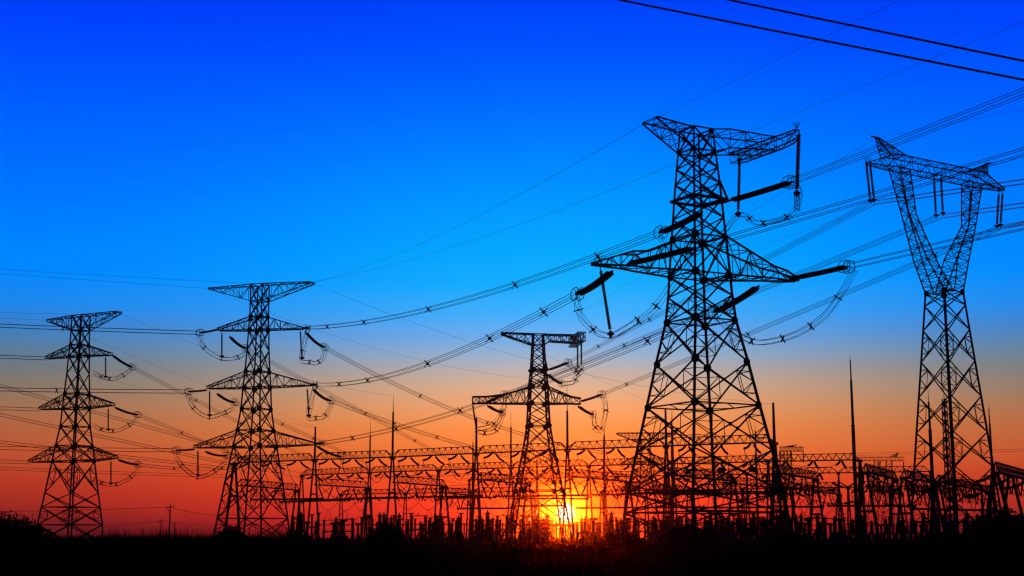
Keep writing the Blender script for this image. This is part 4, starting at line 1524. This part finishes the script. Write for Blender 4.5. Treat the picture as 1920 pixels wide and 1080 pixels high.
def shrub(label, blobs, D, n_leaf, leaf, seed, stems=6):
    """blobs: (px, py, rx_px, ry_px) lobes of the outline at distance D"""
    rr = random.Random(seed)
    k = D / F * 1.01
    c0 = P(blobs[0][0], 1010, D)
    base = V((c0.x, D, 0))
    root = thing('shrub', label, 'shrub', base, 'dark shrubs')
    mb, st = MB(), MB()
    tot = sum(b[2] * b[3] for b in blobs)
    for bx, by, rx, ry in blobs:
        c = P(bx, by, D)
        nl = int(n_leaf * rx * ry / tot)
        for _ in range(nl):
            while True:
                d = V((rr.uniform(-1, 1), rr.uniform(-1, 1), rr.uniform(-1, 1)))
                if 0.2 < d.length <= 1:
                    break
            d *= (0.8 + 0.3 * rr.random()) * (1.0 + 0.12 * math.sin(d.x * 9 + seed) * math.cos(d.z * 11))
            p = c + V((d.x * rx * k, d.y * rx * k, d.z * ry * k))
            if p.z < 0.05:
                p.z = rr.uniform(0.05, 0.4)
            a = V((rr.gauss(0, 1), rr.gauss(0, 1), rr.gauss(0.5, 1))).normalized()
            b = a.cross(V((rr.gauss(0, 1), rr.gauss(0, 1), rr.gauss(0, 1)))).normalized()
            L_ = leaf * rr.uniform(0.6, 1.5)
            i0 = len(mb.v)
            mb.v += [p - a * L_ * 0.5, p + b * L_ * 0.22, p + a * L_ * 0.5, p - b * L_ * 0.22]
            mb.f.append((i0, i0 + 1, i0 + 2, i0 + 3))
        for _ in range(stems):
            e = c + V((rr.uniform(-0.8, 0.8) * rx * k, rr.uniform(-0.4, 0.4) * rx * k, rr.uniform(0.5, 1.08) * ry * k))
            s0 = V((lerp(c.x, e.x, 0.3), lerp(c.y, e.y, 0.3), 0))
            m_ = lerp(s0, e, 0.55) + V((rr.uniform(-0.1, 0.1), 0, 0))
            st.tube([s0, m_, e], 0.03 * D / 60, 4, r1=0.006 * D / 60)
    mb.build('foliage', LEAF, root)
    st.build('stem', BARK, root)


shrub('wide dark shrub at the left edge in front of leftmost pylon', [(20, 1010, 62, 46), (-45, 1012, 80, 52), (66, 1022, 40, 36), (95, 1036, 40, 28), (40, 1050, 90, 34)], 42, 16000, 0.11, 5, 10)
shrub('rounded dark shrub before the gantry column right of second pylon', [(724, 1001, 20, 22), (706, 1008, 18, 16), (742, 1008, 14, 20), (716, 1002, 12, 20), (722, 1022, 34, 18)], 115, 5200, 0.22, 6, 9)
shrub('large dark shrub in the lower right corner', [(1868, 1022, 52, 64), (1912, 1020, 54, 62), (1836, 1042, 38, 46), (1895, 1060, 80, 40), (1985, 1020, 70, 64)], 46, 26000, 0.13, 8, 10)
shrub('small dark shrub at the foot of the second pylon', [(430, 1006, 22, 14), (446, 1010, 18, 10), (416, 1011, 20, 10)], 120, 4500, 0.22, 9, 7)
shrub('low dark shrub at the feet of the largest pylon', [(1292, 1010, 44, 24), (1320, 1012, 32, 20), (1262, 1014, 26, 18)], 120, 7000, 0.22, 10, 9)
shrub('low dark shrub between the sun and the largest pylon', [(1152, 1014, 24, 16), (1180, 1016, 22, 14)], 130, 4000, 0.22, 12, 6)
shrub('low dark shrub at right feet of the largest pylon', [(1478, 1016, 24, 18), (1500, 1018, 16, 13)], 130, 4000, 0.22, 13, 6)
shrub('bushy low shrub below the Y pylon', [(1775, 1020, 32, 22), (1745, 1024, 22, 16)], 110, 4500, 0.2, 14, 7)


def grass():
    rr = random.Random(4)
    mb = MB()

    def blade(x_, y_, h, w, lean):
        i0 = len(mb.v)
        p0, p1 = V((x_, y_, -0.03)), V((x_ + lean * 0.35, y_ + rr.uniform(-0.1, 0.1), h * 0.6))
        p2 = V((x_ + lean, y_ + rr.uniform(-0.2, 0.2), h))
        a_ = rr.uniform(-0.9, 0.9)
        wv = V((math.cos(a_) * w, math.sin(a_) * w, 0))
        mb.v += [p0 - wv, p0 + wv, p1 - wv * 0.7, p1 + wv * 0.7, p2]
        mb.f += [(i0, i0 + 1, i0 + 3, i0 + 2), (i0 + 2, i0 + 3, i0 + 4)]

    for _ in range(26000):                           # meadow up to the yard
        y_ = 9 + 130 * rr.random() ** 1.6
        x_ = rr.uniform(-0.40, 0.40) * y_
        px_, _q = proj(V((x_, y_, 1.4)))
        tall = 0.75 + 0.25 * math.sin(x_ * 0.9 / max(1, y_ / 30) + 1.3) if px_ > 540 else 1.0
        h = rr.uniform(0.5, 1.15) * tall
        if rr.random() < 0.05:
            h *= 1.25
        blade(x_, y_, h, rr.uniform(0.006, 0.014) * (1 + y_ / 60), rr.uniform(-0.3, 0.3))
    for _ in range(9000):                            # thick growth that hides the pylon feet on the left
        y_ = rr.uniform(18, 60)
        px_ = rr.uniform(-60, 640)
        x_ = P(px_, 1000, y_).x
        fade = min(1.0, (640 - px_) / 160)
        h = 1.30 + (0.2 + 0.0021 * y_) * fade * rr.uniform(0.55, 1.08)
        blade(x_, y_, h, rr.uniform(0.008, 0.016) * (1 + y_ / 60), rr.uniform(-0.25, 0.25))
    for _ in range(5200):                            # taller reeds left of the second pylon
        y_ = rr.uniform(24, 60)
        px_ = rr.uniform(150, 560)
        dens = 0.55 + 0.45 * math.sin(px_ * 0.045) * math.sin(px_ * 0.021 + 1)
        if rr.random() > dens:
            continue
        x_ = P(px_, 1000, y_).x
        h = 1.45 + (0.12 + 0.34 * rr.random() ** 2.2) * y_ / 42
        blade(x_, y_, h, rr.uniform(0.008, 0.016), rr.uniform(-0.35, 0.35))
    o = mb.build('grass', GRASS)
    o['kind'] = 'stuff'


grass()

# ================================================================== thin volume added to scatter the low sun as red flare over steel


def flare_haze():
    mb = MB()
    x0, x1, y0, y1, z0, z1 = -3450, 3450, -650, 3650, -1.3, 75
    mb.v = [V(p) for p in ((x0, y0, z0), (x1, y0, z0), (x1, y1, z0), (x0, y1, z0), (x0, y0, z1), (x1, y0, z1), (x1, y1, z1), (x0, y1, z1))]
    mb.f = [(3, 2, 1, 0), (4, 5, 6, 7), (0, 1, 5, 4), (1, 2, 6, 5), (2, 3, 7, 6), (3, 0, 4, 7)]
    m = bpy.data.materials.new('flare_volume')
    m.use_nodes = True
    nt = m.node_tree
    nt.nodes.clear()
    v = nt.nodes.new('ShaderNodeVolumePrincipled')
    v.inputs['Color'].default_value = (0.95, 0.92, 0.9, 1)
    v.inputs['Density'].default_value = 5e-5
    v.inputs['Anisotropy'].default_value = 0.988
    out = nt.nodes.new('ShaderNodeOutputMaterial')
    nt.links.new(v.outputs[0], out.inputs['Volume'])
    o = mb.build('flare_haze', m)
    o['kind'] = 'stuff'


flare_haze()
